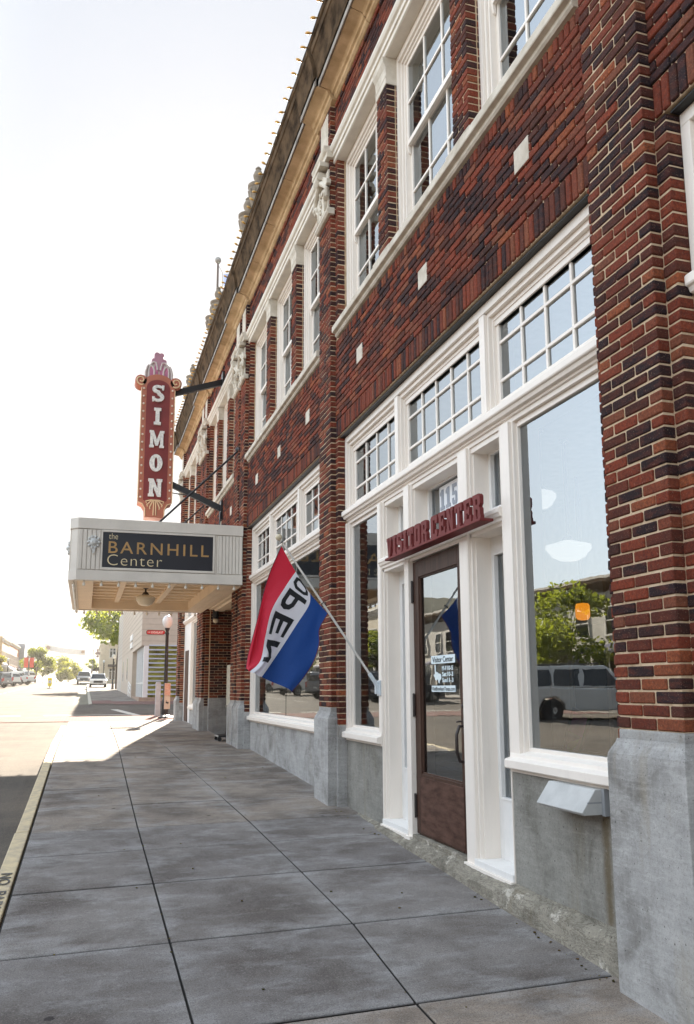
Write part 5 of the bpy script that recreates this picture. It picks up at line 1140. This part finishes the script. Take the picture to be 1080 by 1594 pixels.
# ---- vehicles
CHROME = mat('wheel_metal', (.45, .45, .46), .3, .1, 10, 0, metal=.8); TYRE = mat('tyre_rubber', (.018, .018, .019), .85, .1, 20, .2); CARGL = mat('dark_car_glass', (.012, .015, .018), .08, 0, 3, 0, spec=.8)
TAIL = mat('tail_red', (.45, .012, .012), .25, .05, 4, 0); HEADL = mat('headlight_clear', (.6, .62, .64), .12, .05, 4, 0); TRIMB = mat('black_trim', (.02, .02, .021), .6, .1, 8, .05); PLATE = mat('number_plate_white', (.6, .6, .58), .5, .05, 3, 0)
def paint(n, c):
    m = mat(n, c, .22, .02, 2, 0); m.node_tree.nodes['Principled BSDF'].inputs['Coat Weight'].default_value = .6; return m
def vehicle(kind, pm, label, group=None):
    K = {'suv': dict(L=5.1, W=1.98, hood=1.10, belt=1.16, roof=1.86, a=-1.15, b=-.45, c=2.25, d=2.47, bed=0),
         'van': dict(L=5.0, W=1.96, hood=1.05, belt=1.10, roof=1.76, a=-1.55, b=-.55, c=2.1, d=2.42, bed=0),
         'pickup': dict(L=5.7, W=2.0, hood=1.15, belt=1.2, roof=1.9, a=-1.2, b=-.5, c=.85, d=1.05, bed=1)}[kind]
    o = thing({'suv': 'parked_suv', 'van': 'minivan', 'pickup': 'pickup_truck'}[kind], label, {'suv': 'car', 'van': 'van', 'pickup': 'pickup'}[kind], (0, 0, 0), group)
    L, W, hw = K['L'], K['W'], K['W']/2; f, r = -L/2, L/2; wy = (f+.95, r-1.05); R = .38
    prof = [(f+.06, .40), (f, .55), (f+.02, .78), (f+.12, K['hood']-.10), (f+.35, K['hood']-.03), (K['a'], K['hood'])]
    prof += [(K['d'], K['belt']), (r-.02, K['belt']-.02 if K['bed'] else K['belt']), (r, K['belt']-.25), (r, .55), (r-.06, .42)]
    for y in wy[::-1]: prof += [(y+(R+.07)*math.cos(t), max(.36, .38+(R+.07)*math.sin(t))) for t in [math.pi*i/8 for i in range(9)]]
    n = len(prof); m = MB(); rows = []
    for (x, k, zs) in ((-hw+.09, .0, 1), (-hw, .0, 1), (hw, 0, 1), (hw-.09, 0, 1)): pass
    m.prism(prof, -hw, hw, 'x'); body = m.obj('body', pm, o, bev=.05)
    def taper(pts, zb, zt, ins, e=0): return lambda s, p: (s*(hw-.05+e-ins*(p[1]-zb)/(zt-zb)), p[0], p[1])
    zb, zt = K['belt']-.03, K['roof']; T = taper(None, zb, zt, .2)
    cab = [(K['a'], zb), (K['b']-.1, zt-.12), (K['b']+.15, zt-.015), ((K['b']+K['c'])/2, zt), (K['c'], zt-.03), (K['d']-.12, zt-.25), (K['d'], zb)]
    m = MB(); k = len(cab); m.add([T(-1, p) for p in cab]+[T(1, p) for p in cab], [list(range(k)), list(range(k, 2*k))[::-1]]+[(i, i+k, (i+1) % k+k, (i+1) % k) for i in range(k)])
    m.obj('cabin', pm, o, bev=.04)
    T2 = taper(None, zb, zt, .2, .012); hgt = zt-.13; lo = K['belt']+.03
    ya = K['a']+.35; spans = [(ya, K['b']+.05, .45), (.55, None, 1.45), (1.55, None, 2.2)] if kind != 'pickup' else [(ya, K['b']+.05, .1), (.18, None, .82)]
    for (y0, yt, y1) in spans:
        for s in (-1, 1):
            P = [(y0, lo), (y1, lo), (min(y1, K['c']-.05), hgt), ((yt if yt is not None else y0), hgt)]
            MB().add([T2(s, p) for p in P], [(0, 1, 2, 3)]).obj('side_window', CARGL, o, recalc=False)
    ins = lambda z: hw-.05-.2*(z-zb)/(zt-zb)-.09
    fz0, fz1 = zb+.06, zt-.10
    fy = lambda z: K['a']+(K['b']-.1-K['a'])*(z-zb)/(zt-.12-zb)-.015
    MB().quad((-ins(fz0), fy(fz0), fz0), (ins(fz0), fy(fz0), fz0), (ins(fz1), fy(fz1), fz1), (-ins(fz1), fy(fz1), fz1)).obj('windscreen', CARGL, o, recalc=False)
    ry = lambda z: K['d']-.12*(z-zb)/(zt-.25-zb)+.015
    MB().quad((-ins(zb+.1), ry(zb+.1), zb+.1), (ins(zb+.1), ry(zb+.1), zb+.1), (ins(zt-.27), ry(zt-.27), zt-.27), (-ins(zt-.27), ry(zt-.27), zt-.27)).obj('rear_window', CARGL, o, recalc=False)
    for s in (-1, 1):
        MB().box(*sorted((s*(hw-.40), s*(hw-.03))), f-.012+.02, f+.2, .74, .90).obj('headlight', HEADL, o, bev=.03)
        MB().box(*sorted((s*(hw-.20), s*(hw+.004))), r-.12, r+.014, .80, 1.18 if kind != 'pickup' else 1.1).obj('tail_light', TAIL, o, bev=.02)
        MB().box(*sorted((s*hw, s*(hw+.2))), K['a']+.35, K['a']+.47, 1.12, 1.28).obj('mirror', pm, o, bev=.03)
    MB().box(-hw+.45, hw-.45, f-.01, f+.1, .62, .88).obj('grille', TRIMB, o, bev=.02)
    MB().box(-hw+.06, hw-.06, f-.05, f+.1, .36, .52).obj('bumper', TRIMB, o, bev=.03); MB().box(-hw+.06, hw-.06, r-.1, r+.06, .40, .56).obj('bumper', TRIMB, o, bev=.03)
    MB().box(-.16, .16, f-.06, f-.045, .50, .62).obj('number_plate', PLATE, o); MB().box(-.16, .16, r+.003, r+.018, .72, .84).obj('number_plate', PLATE, o)
    for y in wy:
        for s in (-1, 1):
            w = MB().lathe([(.2, -.11), (.34, -.12), (R, -.08), (R, .08), (.34, .12), (.2, .11)], (s*(hw-.13), y, R), 20, ax='x').obj('wheel', TYRE, o, smooth=True, auto=True)
            m = MB(); m.lathe([(.001, s*.10), (.06, s*.115), (.23, s*.10), (.25, s*.12), (.25, s*.05), (.001, s*.05)], (s*(hw-.13), y, R), 16, ax='x')
            m.obj('rim', CHROME, w, smooth=True, auto=True)
    if K['bed']: MB().box(-hw+.12, hw-.12, K['d']+.08, r-.08, K['belt']-.02, K['belt']+.006).obj('bed_floor', TRIMB, o)
    if kind == 'suv':
        for s in (-1, 1): MB().tube([(s*(hw-.32), K['b']+.3, zt+.01), (s*(hw-.32), K['b']+.4, zt+.05), (s*(hw-.32), K['c']-.3, zt+.04), (s*(hw-.32), K['c']-.15, zt)], .02, 6).obj('roof_rail', TRIMB, o)
    return o
G1 = 'vehicles parked at an angle along the far side of the street'
PWH, PSI, PRD, PDK, PGY = paint('car_white', (.66, .66, .64)), paint('car_silver', (.22, .225, .23)), paint('car_red', (.25, .02, .02)), paint('car_dark', (.03, .035, .05)), paint('car_grey', (.22, .24, .26))
wsuv = vehicle('suv', PWH, 'white suv angle parked behind the silver suv and before the white pickup', G1)
ssuv = vehicle('suv', PSI, 'silver suv angle parked behind the dark car at the left edge of the street', G1)
pick = vehicle('pickup', PWH, 'white pickup truck angle parked behind the white suv, open bed towards the road', G1)
dsuv = vehicle('suv', PDK, 'dark car cut off by the left edge, nearest of the angle parked row', G1)
mv = vehicle('van', PWH, 'white minivan parked facing the viewer at the right hand kerb')
TH = rad(-118); fd = Vector((math.sin(TH), -math.cos(TH), 0))
def park(o, x, y, th=TH, off=2.3, label=None, cp=False, dz=-.14):
    p = Vector((x, y, 0))+Vector((math.sin(th), -math.cos(th), 0))*off; p.z = zg(p.y)+dz
    if cp: return dup(o, p, th, label)
    o.location = p; o.rotation_euler = (0, 0, th); return o
park(wsuv, -8.75, 117); park(ssuv, -9.15, 108.6); park(pick, -7.9, 127); park(dsuv, -9.75, 102.5)
park(pick, -8.4, 138, cp=True, label='second white pickup truck farther up the row beyond the first one')
park(wsuv, -8.6, 148, cp=True, label='farthest white suv in the angle parked row near the dark green tree')
park(mv, 1.45, 104.8, 0, 0); 
gt = vehicle('pickup', PGY, 'grey pickup truck driving towards the viewer left of the white minivan'); gt.location = (-.2, 131, zg(131)-.14)
G2 = 'vehicles across the street seen in the window reflections'
for (x, y, src, lb) in ((-10.3, 24.6, wsuv, 'white suv parked across the street, mirrored in the big right shop window'), (-9.5, 44, dsuv, 'dark suv parked across the street opposite the shop door'), (-9.4, 56, ssuv, 'silver suv across the street in front of the cream building'), (-9.4, 66, pick, 'white pickup across the street mirrored in the narrow left window'), (-9.4, 78, wsuv, 'white suv across the street farther up than the mirrored pickup'), (-9.6, 90, dsuv, 'dark suv across the street just before the visible parked row')):
    c = park(src, x, y, *((rad(-72), 0) if y < 25 else (TH, 2.3)), cp=True, label=lb); c['group'] = G2

# ---- trees: tapered trunk, limbs, and a crown of many small leaves in clumps
def tree(name, label, loc, h, cr, leafm, n=3500, leaf=.22, trunk=.16, seed=1, base=.35, group=None, squash=.8, cat='tree', trunkm=None):
    rr = random.Random(seed); g = np.random.default_rng(seed); o = thing(name, label, cat, loc, group); x, y, z = loc
    m = MB(); hb = h*base; pts = [(x, y, z-.1)]+[(x+rr.uniform(-.08, .08)*i, y+rr.uniform(-.08, .08)*i, z+hb*i/3) for i in (1, 2, 3)]
    m.tube(pts, [trunk*1.3, trunk, trunk*.85, trunk*.75], 9); cl = []
    cz = z+h-cr*squash
    for i in range(16):
        a = rr.uniform(0, 6.28); q = rr.uniform(.35, 1)*cr; e = rr.uniform(-.85, .95)
        c = Vector((x+math.cos(a)*q*math.sqrt(max(.05, 1-e*e)), y+math.sin(a)*q*math.sqrt(max(.05, 1-e*e)), cz+e*cr*squash*.8)); cl.append((c, rr.uniform(.28, .5)*cr))
        st = Vector(pts[-1]); md = (st+c)/2+Vector((0, 0, .1*cr)); m.tube([st, md, c], [trunk*.5, trunk*.25, trunk*.08], 5)
    m.obj('trunk', trunkm or BARK, o, smooth=True, auto=True)
    per = n//len(cl); V = []; Rn = []
    for (c, q) in cl:
        tone = rr.random()
        d = g.normal(size=(per, 3)); d /= np.linalg.norm(d, axis=1)[:, None]; d *= (g.random(per)**.45)[:, None]*q; d[:, 2] *= .75
        P = d+np.array(c); a = g.normal(size=(per, 3)); a /= np.linalg.norm(a, axis=1)[:, None]; b = np.cross(a, g.normal(size=(per, 3))); b /= np.linalg.norm(b, axis=1)[:, None]
        sz = leaf*(.6+.8*g.random(per))[:, None]
        V.append(np.stack([P-a*sz*.5, P+b*sz*.3, P+a*sz*.5, P-b*sz*.3], 1).reshape(-1, 3)); Rn.append(np.clip(tone*.5+g.random(per)*.5, 0, 1))
    V = np.concatenate(V); k = len(V)//4
    m = MB(); m.v = [tuple(p) for p in V]; m.f = [[4*i, 4*i+1, 4*i+2, 4*i+3] for i in range(k)]; m.r = list(np.concatenate(Rn)); m.m = [0]*k
    m.obj('crown', leafm, o, recalc=False); return o
BARK = mat('bark', (.09, .07, .05), .9, .3, 12, .4)
LGRN = mat_leaf('leaf_green', [(.03, .07, .012), (.06, .11, .02), (.10, .15, .025), (.14, .17, .03)]); LDRK = mat_leaf('leaf_dark', [(.015, .04, .012), (.03, .07, .018), (.05, .09, .025)]); LYEL = mat_leaf('leaf_yellow', [(.13, .15, .015), (.22, .22, .02), (.30, .26, .03)]); LRED = mat_leaf('leaf_bronze', [(.05, .07, .02), (.10, .08, .03), (.18, .07, .04), (.3, .2, .13)])
tree('street_tree', 'broad green tree whose branches reach out beyond the beige corner building', (3.3, 93, zg(93)), 9.2, 4.0, LGRN, 3200, .42, .2, 3, .5)
tree('dark_tree', 'dense dark green tree behind the orange red banners', (-8.2, 152, zg(152)-.1), 6.0, 2.5, LDRK, 4200, .3, .14, 5, .3)
G3 = 'yellow green trees closing the end of the street'
for i, (x, y, h, q) in enumerate(((-9.2, 200, 5.6, 2.6), (-6.3, 204, 6.4, 2.7), (-3.7, 198, 4.9, 2.4), (-1.9, 203, 3.6, 1.9), (-5.0, 193, 3.6, 2.2))):
    lb = ['yellow green tree next to the dark tree at the end of the street', 'tallest yellow green tree in the middle of the clump closing the street', 'rounded yellow green tree right of the tallest one at the street end', 'lowest yellow green tree at the right end of the clump', 'low yellow green bush in front of the clump closing the street'][i]
    tree('yellow_tree', lb, (x, y, zg(y)-.1), h, q, LYEL, 2600, .34, .1, 20+i, .25, G3)
tree('magnolia_tree', 'small bronze leaved magnolia above the silver suv at the left edge', (-11.6, 119, zg(119)), 4.3, 1.7, LRED, 2600, .26, .08, 9, .35)
tree('distant_tree', 'small far off tree below the hanging signs right of the street', (1.2, 190, zg(190)), 5.0, 1.4, LGRN, 1200, .3, .08, 11, .4)
G4 = 'trees on the opposite pavement mirrored in the shop windows'
for i, (x, y, h, q) in enumerate(((-15.2, 33.5, 5.5, 2.4), (-15.3, 39.5, 5.1, 2.3), (-15.2, 60, 4.8, 1.7), (-15.3, 84, 5, 1.9))):
    tree('pavement_tree', ['leafy tree across the street mirrored above the white suv', 'leafy tree across the street mirrored beside the brick pier', 'small tree across the street mirrored in the shop door', 'small tree across the street before the cream building end'][i], (x, y, zg(y)), h, q, LGRN, 5200, .2, .09, 40+i, .38, G4)

# ---- other buildings
def facade(o, x, y0, y1, z0, z1, rows, mm_w, mm_t, face=1, hgt=1.7, wid=1.0, gap=1.2, first=3.4, trim=None):
    """windows with frame, sill and glass on a face looking to +X (face=1) or -X (face=-1)"""
    n = max(1, int((y1-y0-.6)/(wid+gap))); st = (y1-y0)/n
    for r in range(rows):
        za = z0+first+r*(hgt+1.4)
        if za+hgt > z1-.3: break
        for i in range(n):
            c = y0+st*(i+.5); m = MB(); p, q = sorted((x-.02*face, x+.06*face)); 
            m.box(p, q, c-wid/2-.1, c-wid/2, za-.05, za+hgt+.1); m.box(p, q, c+wid/2, c+wid/2+.1, za-.05, za+hgt+.1); m.box(p, q, c-wid/2, c+wid/2, za+hgt, za+hgt+.1); m.box(*sorted((x-.02*face, x+.1*face)), c-wid/2-.15, c+wid/2+.15, za-.15, za-.05); m.box(p, q-.02 if face > 0 else q, c-wid/2, c+wid/2, za+hgt/2-.03, za+hgt/2+.03)
            w = m.obj('window', mm_t, o); MB().box(*sorted((x-.01*face, x+.012*face)), c-wid/2, c+wid/2, za-.05, za+hgt).obj('pane', CARGL, w)
def block(name, label, x0, x1, y0, y1, z0, z1, wm, tm, face=1, rows=1, shop=True, cornice=.35, cm=None, group=None, **kw):
    o = thing(name, label, 'building', ((x0+x1)/2, (y0+y1)/2, z0), group)
    MB().box(x0, x1, y0, y1, z0-2, z1).obj('wall', wm, o)
    xf = x1 if face > 0 else x0; m = MB(); e = cornice
    P = [(0, z1-.55), (.06, z1-.5), (.08, z1-.4), (e*.6, z1-.3), (e, z1-.12), (e, z1+.05), (.0, z1+.08)]
    m.prism([(xf+face*p[0]-face*.01, p[1]) for p in P], y0-.02, y1+.02); m.obj('cornice', cm or tm, o)
    m = MB(); m.box(x0, x1, y0, y0+.25, z1, z1+.3); m.box(x0, x1, y1-.25, y1, z1, z1+.3); m.box(*sorted((xf, xf-.25*face)), y0+.25, y1-.25, z1, z1+.3); m.obj('roof_parapet', wm, o)
    facade(o, xf, y0, y1, z0, z1-.5, rows, wm, tm, face, **kw)
    if shop:
        n = max(1, int((y1-y0)/4.5)); st = (y1-y0)/n
        for i in range(n):
            a, b = y0+st*i+.35, y0+st*(i+1)-.35; m = MB(); p, q = sorted((xf-.05*face, xf+.07*face))
            m.box(p, q, a, a+.12, z0, z0+2.9); m.box(p, q, b-.12, b, z0, z0+2.9); m.box(p, q, a+.12, b-.12, z0+2.75, z0+2.9); m.box(p, q, a+.12, b-.12, z0, z0+.5); m.box(p, q, (a+b)/2-.5, (a+b)/2-.42, z0+.5, z0+2.75); m.box(p, q, (a+b)/2+.42, (a+b)/2+.5, z0+.5, z0+2.75)
            s = m.obj('shopfront', tm, o); MB().box(*sorted((xf-.03*face, xf+.02*face)), a+.12, b-.12, z0+.5, z0+2.75).obj('shop_glass', CARGL, s)
            aw = MB(); aw.prism([(xf+.02*face, z0+3.1), (xf+face*1.0, z0+2.75), (xf+face*1.0, z0+2.6), (xf+.02*face, z0+3.0)], a, b)
            if i % 2 == 0: aw.obj('awning', AWN, o)
    return o
AWN = mat('awning_canvas', (.05, .05, .11), .8, .15, 3, .1)
TANW = mat('tan_stucco', (.5, .34, .18), .85, .1, 2, .2); SALW = mat('salmon_stucco', (.48, .23, .15), .85, .1, 2, .2); GRYW = mat('grey_stucco', (.25, .28, .33), .85, .08, 2, .1); CRMW = mat('cream_stone_wall', (.55, .47, .34), .85, .1, 2, .2); WHTW = mat('white_stucco', (.62, .58, .52), .85, .1, 2, .2); BEIW = mat('beige_block', (.56, .47, .38), .85, .06, 3, .1); REDB = mat('plain_red_brick', (.16, .05, .035), .85)
PALET = mat('pale_trim', (.6, .57, .52), .7, .08, 4, .1)
block('tan_building', 'tan stucco building at the left edge beyond the parked cars', -26, -13.6, 150, 164.8, zg(155), 10.2, TANW, PALET, 1, 1, group=None)
block('salmon_building', 'salmon coloured shop building between the tan and the grey one', -26, -13.62, 165, 188, zg(175), 10.4, SALW, PALET, 1, 1)
block('grey_building', 'tall plain blue grey building behind the salmon shop', -27, -12.6, 188.2, 197, zg(190), 10.9, GRYW, GRYW, 1, 0, shop=False, cornice=.1)
block('brick_shop', 'low red brick building peeping out behind the grey one', -27, -13, 197.2, 212, zg(200), 9.9, REDB, PALET, 1, 1)
block('white_building', 'white shop building with a dark cornice across the street, mirrored in the windows', -34, -18.6, 22, 62, .6, 6.9, WHTW, PALET, 1, 1, cornice=.5, cm=DARKST, first=3.6, hgt=1.3)
block('cream_shop', 'cream two storey shop building across the street mirrored in the left window', -34, -18.6, 62.3, 98, 1.2, 8.6, CRMW, PALET, 1, 1, first=3.9)
block('brown_shop', 'brown brick shop across the street beyond the cream one', -34, -18.6, 98.2, 130, 1.9, 8.9, REDB, PALET, 1, 1, first=3.9)
block('plain_shop', 'plain brick shop across the street on the near side of the white one', -34, -18.6, -20, 21.8, -.4, 7.4, REDB, PALET, 1, 1, first=3.9)
# beige corner block with louvred corner window
cb = thing('corner_building', 'beige block building with a louvred glass corner across the side street', 'building', (10, 68, .9))
zb_ = .95
m = MB(); m.box(3.06, 24, 50.0, 60, 4.12, 8.6); m.box(3.09, 24, 60, 88, .4, 8.62); m.box(3.9, 24, 50.6, 60.1, .3, 4.15); m.obj('wall', BEIW, cb)
m = MB()
for i in range(13): m.box(3.045, 3.06, 50, 88, 4.4+.33*i-.012, 4.4+.33*i); m.box(3.055, 24, 49.988, 50.0, 4.4+.33*i-.012, 4.4+.33*i)
m.obj('wall_joints', mat('beige_joint', (.38, .31, .25), .9), cb)
m = MB(); m.box(3.08, 3.5, 78, 88.4, .6, 8.8); m.obj('pilaster', mat('pale_concrete', (.55, .5, .44), .8, .1), cb)
MB().box(3.0, 24, 49.75, 60, zb_-.5, zb_+.16).obj('window_plinth', SALM2 if 'SALM2' in globals() else mat('plinth_pink', (.42, .3, .22), .8), cb)
m = MB(); m.box(3.22, 3.5, 50.02, 50.12, zb_+.16, 4.12); m.box(3.22, 3.32, 50.12, 50.5, zb_+.16, 4.12)
for y in (51.8, 53.0, 54.2, 55.4, 56.6): m.box(3.2, 3.3, y-.06, y+.06, zb_+.16, 4.12)
m.box(3.23, 3.29, 50.5, 57, zb_+.95, zb_+1.05); m.obj('white_mullion', WHITE2, cb)
MB().box(3.5, 14, 50.2, 50.24, zb_+.16, 4.12).obj('corner_glass', mat('painted_tree_glass', (.58, .66, .14), .25, .6, .9, 0, spec=.25, c2=(.012, .014, .006), stretch=(1, 1, 2)), cb)  # mottled greens of trees showing in the window are painted into the colour
MB().box(3.26, 3.27, 50.5, 57, zb_+.16, 4.12).obj('street_glass', mat('pale_glass', (.3, .33, .36), .05, .2, 2, 0, spec=1.0), cb)
for i in range(12): m = MB(); z = zb_+.30+.258*i; m.prism([(49.86, z), (50.16, z+.05), (50.16, z+.10), (49.86, z+.07)], 3.5, 14, 'x'); m.obj('louvre', mat('louvre_metal', (.5, .54, .6), .4, .05), cb)
for z, nm in ((5.0, 'notice_plate'), (4.45, 'notice_plate')): MB().box(3.0, 3.06, 59.5, 62.5, z, z+.4).obj(nm, WHITE2, cb)
for y in (66.5, 74): w = MB().box(3.05, 3.1, y-.35, y+.35, 2.2, 4.0).obj('window', PALET, cb); MB().box(3.04, 3.055, y-.28, y+.28, 2.27, 3.93).obj('pane', CARGL, w)
hr = thing('handrail', 'short white metal handrail beside the corner building entrance steps', 'handrail', (2.9, 60, 1.1))
for dz in (.45, .75, 1.02): MB().tube([(2.95, 58.2, zg(58)+dz-.25), (2.95, 61.3, zg(61)+dz), (2.95, 62.0, zg(62)+dz-.02)], .03, 6).obj('rail', WHITE2, hr)
for y in (58.4, 60.2, 61.9): MB().tube([(2.95, y, zg(y)-.05), (2.95, y, zg(y)+1.0-(.25*(61.3-y)/3 if y < 61.3 else 0))], .03, 6).obj('rail_post', WHITE2, hr)
# cream stone building farther up, seen end on
fb = thing('stone_building', 'cream stone two storey building with dark windows beyond the minivan', 'building', (9, 158, 2.9))
MB().box(2.35, 18, 150, 172, 2, 9.6).obj('wall', CRMW, fb)
m = MB(); m.box(2.25, 18.1, 149.9, 172, 9.1, 9.7); m.box(2.3, 18, 149.93, 150, 6.1, 6.3); m.box(2.28, 2.9, 149.9, 150, 2.9, 9.1); m.obj('stone_band', CRMW, fb)
for x in (4.35, 6.6, 8.8):
    for z0, z1 in ((7.05, 8.6), (3.3, 5.1)):
        m = MB(); m.box(x-.55, x-.45, 149.93, 150, z0, z1); m.box(x+.45, x+.55, 149.93, 150, z0, z1); m.box(x-.05, x+.05, 149.93, 150, z0, z1); m.box(x-.45, x+.45, 149.94, 150, z1-.45, z1-.38); m.box(x-.65, x+.65, 149.9, 150, z0-.12, z0)
        w = m.obj('window', PALET, fb); MB().box(x-.45, x+.45, 149.96, 150, z0, z1).obj('pane', CARGL, w)
MB().box(3.6, 9, 149.2, 150, 5.45, 5.85).obj('canopy', mat('dark_canopy', (.06, .045, .035), .7), fb)
aw = thing('dark_awning', 'dark flat awning and shop sign sticking out far up the right pavement', 'awning', (1.7, 166, 5)); m = MB(); m.prism([(2.4, 5.7), (1.0, 5.2), (1.0, 5.0), (2.4, 5.0)], 160, 166); m.obj('canvas', MT['dark_canopy'], aw)
ps = thing('projecting_sign', 'cross shaped brown sign hanging out far up the right side', 'sign', (1.9, 152, 8)); SGB = mat('sign_brown', (.3, .2, .17), .6)
MB().box(1.72, 1.98, 151.9, 152.1, 8.05, 8.6).box(1.45, 2.3, 151.91, 152.09, 7.6, 8.049).obj('plate', SGB, ps); MB().lathe([(.001, -.08), (.22, -.08), (.22, .08), (.001, .08)], (1.85, 152, 7.32), 16, ax='y').obj('disc', SGB, ps); MB().tube([(1.85, 152, 7.9), (2.4, 152, 7.9)], .04, 6).obj('arm', BLACKP, ps)
up = thing('utility_pole', 'thin grey utility pole left of the hanging cross shaped sign', 'pole', (1.06, 150, 2.9)); MB().tube([(1.06, 150, 2.7), (1.1, 150, 8.5)], [.07, .05], 8).obj('pole', mat('pole_grey', (.2, .19, .18), .7), up)
# banner and signals over the street
bn = thing('street_banner', 'faded white banner strung across the street high above the far trees', 'banner', (-4.3, 190, 10.6))
m = MB(); vs = []
for i in range(21):
    t = i/20; x = -8.65+8.4*t; z = 11.25-1.1*t-.25*math.sin(math.pi*t)
    vs += [(x, 190+.15*math.sin(t*9), z-1.15), (x, 190+.1*math.sin(t*9), z)]
m.add(vs, [(2*i, 2*i+2, 2*i+3, 2*i+1) for i in range(20)]); m.obj('cloth', mat('banner_cloth', (.72, .70, .68), .8, .06, 2, 0), bn)
m = MB(); m.tube([(-15, 190, 12.0), (-8.65, 190, 11.25), (-.25, 190, 10.15), (6, 190, 9.4)], .02, 4); m.obj('cable', BLACKP, bn)
m = MB(); m.lathe([(.001, 0), (.42, 0), (.001, .02)], (-7.95, 189.75, 10.55), 12, ax='y'); m.lathe([(.001, 0), (.36, 0), (.001, .02)], (-.8, 189.75, 9.65), 12, ax='y'); m.obj('emblem', mat('banner_emblem', (.45, .32, .24), .8, .3, 8, 0), bn)
ts = thing('traffic_signal', 'horizontal traffic signal hanging on a wire over the far end of the street', 'traffic light', (-2.3, 200, 7.4)); m = MB(); m.box(-2.95, -1.65, 199.8, 200.1, 7.15, 7.5); m.obj('housing', mat('signal_body', (.12, .07, .04), .6), ts); MB().tube([(-12, 200, 8.6), (-2.3, 200, 7.6), (3, 200, 8.0)], .02, 4).obj('wire', BLACKP, ts)
for i in range(3): MB().lathe([(.001, -.02), (.13, -.02), (.13, 0), (.001, 0)], (-2.75+.45*i, 199.8, 7.32), 10, ax='y').obj('lens', TRIMB, ts)
rb = thing('banner_pole', 'dark pole carrying a pair of orange red banners before the dark tree', 'banner', (-8.0, 130, zg(130)))
MB().tube([(-8.0, 130, zg(130)-.1), (-8.0, 130, 6.5)], [.07, .05], 8).tube([(-8.7, 130, 6.25), (-7.3, 130, 6.25)], .025, 6).tube([(-8.7, 130, 4.78), (-7.3, 130, 4.78)], .025, 6).obj('pole', BLACKP, rb)
ORF = mat('banner_orange', (.62, .09, .05), .7, .08, 3, 0)
for s in (-1, 1): MB().box(*sorted((-8.0+s*.1, -8.0+s*.68)), 129.98, 130.0, 4.8, 6.23).obj('cloth', ORF, rb)
cn = thing('shop_canopy', 'pale green slanted canopy behind the parked pickup trucks', 'canopy', (-10.2, 160, 4)); MB().prism([(-11.3, 3.2), (-9.0, 3.2), (-9.2, 3.5), (-10.6, 5.0), (-10.9, 5.0)], 158, 163).obj('canvas', mat('pale_green_canvas', (.35, .55, .48), .7, .1, 3, 0), cn)
c2_ = thing('white_canopy', 'white slanted shop canopy below the far left street lamp', 'canopy', (-12.5, 150, 4)); MB().prism([(-13.6, 6.2), (-11.6, 4.9), (-11.6, 4.7), (-13.6, 5.6)], 150.2, 158, ).obj('canvas', PALET, c2_)

# dry leaves and brick crumbs caught along the wall and in the joints
lt = MB(); rr = random.Random(4)
def bit(x, y, q, r):
    a = rr.uniform(0, 6.28); z = zg(y)+.003; P = [(x+q*math.cos(a+i*1.257)*rr.uniform(.5, 1), y+q*math.sin(a+i*1.257)*rr.uniform(.4, 1)) for i in range(5)]
    lt.prism([(p[0], p[1]) for p in P], z, z+q*rr.uniform(.3, .7), 'z', r)
for i in range(34): y = rr.choice((4.15, 4.4, 4.9, 5.6, 7.9, 9.1))+rr.gauss(0, .16); bit(2.80-abs(rr.gauss(0, .03)), y, rr.uniform(.003, .013), rr.random())
for i in range(26): y = rr.uniform(4.0, 15); bit(rr.choice((jx1(y), jx2(y)))+rr.uniform(-.02, .02), y, rr.uniform(.004, .011), rr.random())
for i in range(40): y = rr.uniform(3.6, 20); bit(rr.uniform(-.4, 2.7), y, rr.uniform(.004, .014), rr.random())
LITM = mat_leaf('litter', [(.03, .02, .012), (.09, .045, .02), (.16, .07, .035)])
tag(lt.obj('leaf_litter', LITM), 'dry leaf bits and crumbs scattered on the pavement and along the plinth', 'litter', None, 'stuff')

# thin hazy air over the whole street, bright towards the low sun
hz = MB().box(-706, 706, -66, 1506, -4, 16.5).obj('haze', []); hm = D.materials.new('haze'); hm.use_nodes = True; ht = hm.node_tree; ht.nodes.clear()
ho = ht.nodes.new('ShaderNodeOutputMaterial'); pvn = ht.nodes.new('ShaderNodeVolumePrincipled'); pvn.inputs['Color'].default_value = (.95, .93, .9, 1); pvn.inputs['Density'].default_value = .00032; pvn.inputs['Anisotropy'].default_value = .35
ht.links.new(pvn.outputs[0], ho.inputs['Volume']); hz.data.materials.append(hm); tag(hz, 'thin bright summer haze filling the street', 'haze', None, 'stuff')

# thin service wires crossing far up the street
for i, (y, z, l) in enumerate(((140, 9.2, 'lower thin black service wire crossing the far street'), (172, 10.8, 'upper thin black service wire crossing the far street'))):
    tag(MB().tube([(-14+2.2*k, y, z-.5*math.sin(math.pi*k/8)) for k in range(9)], .014, 4).obj('overhead_wire', BLACKP), l, 'wire', 'service wires over the far street')
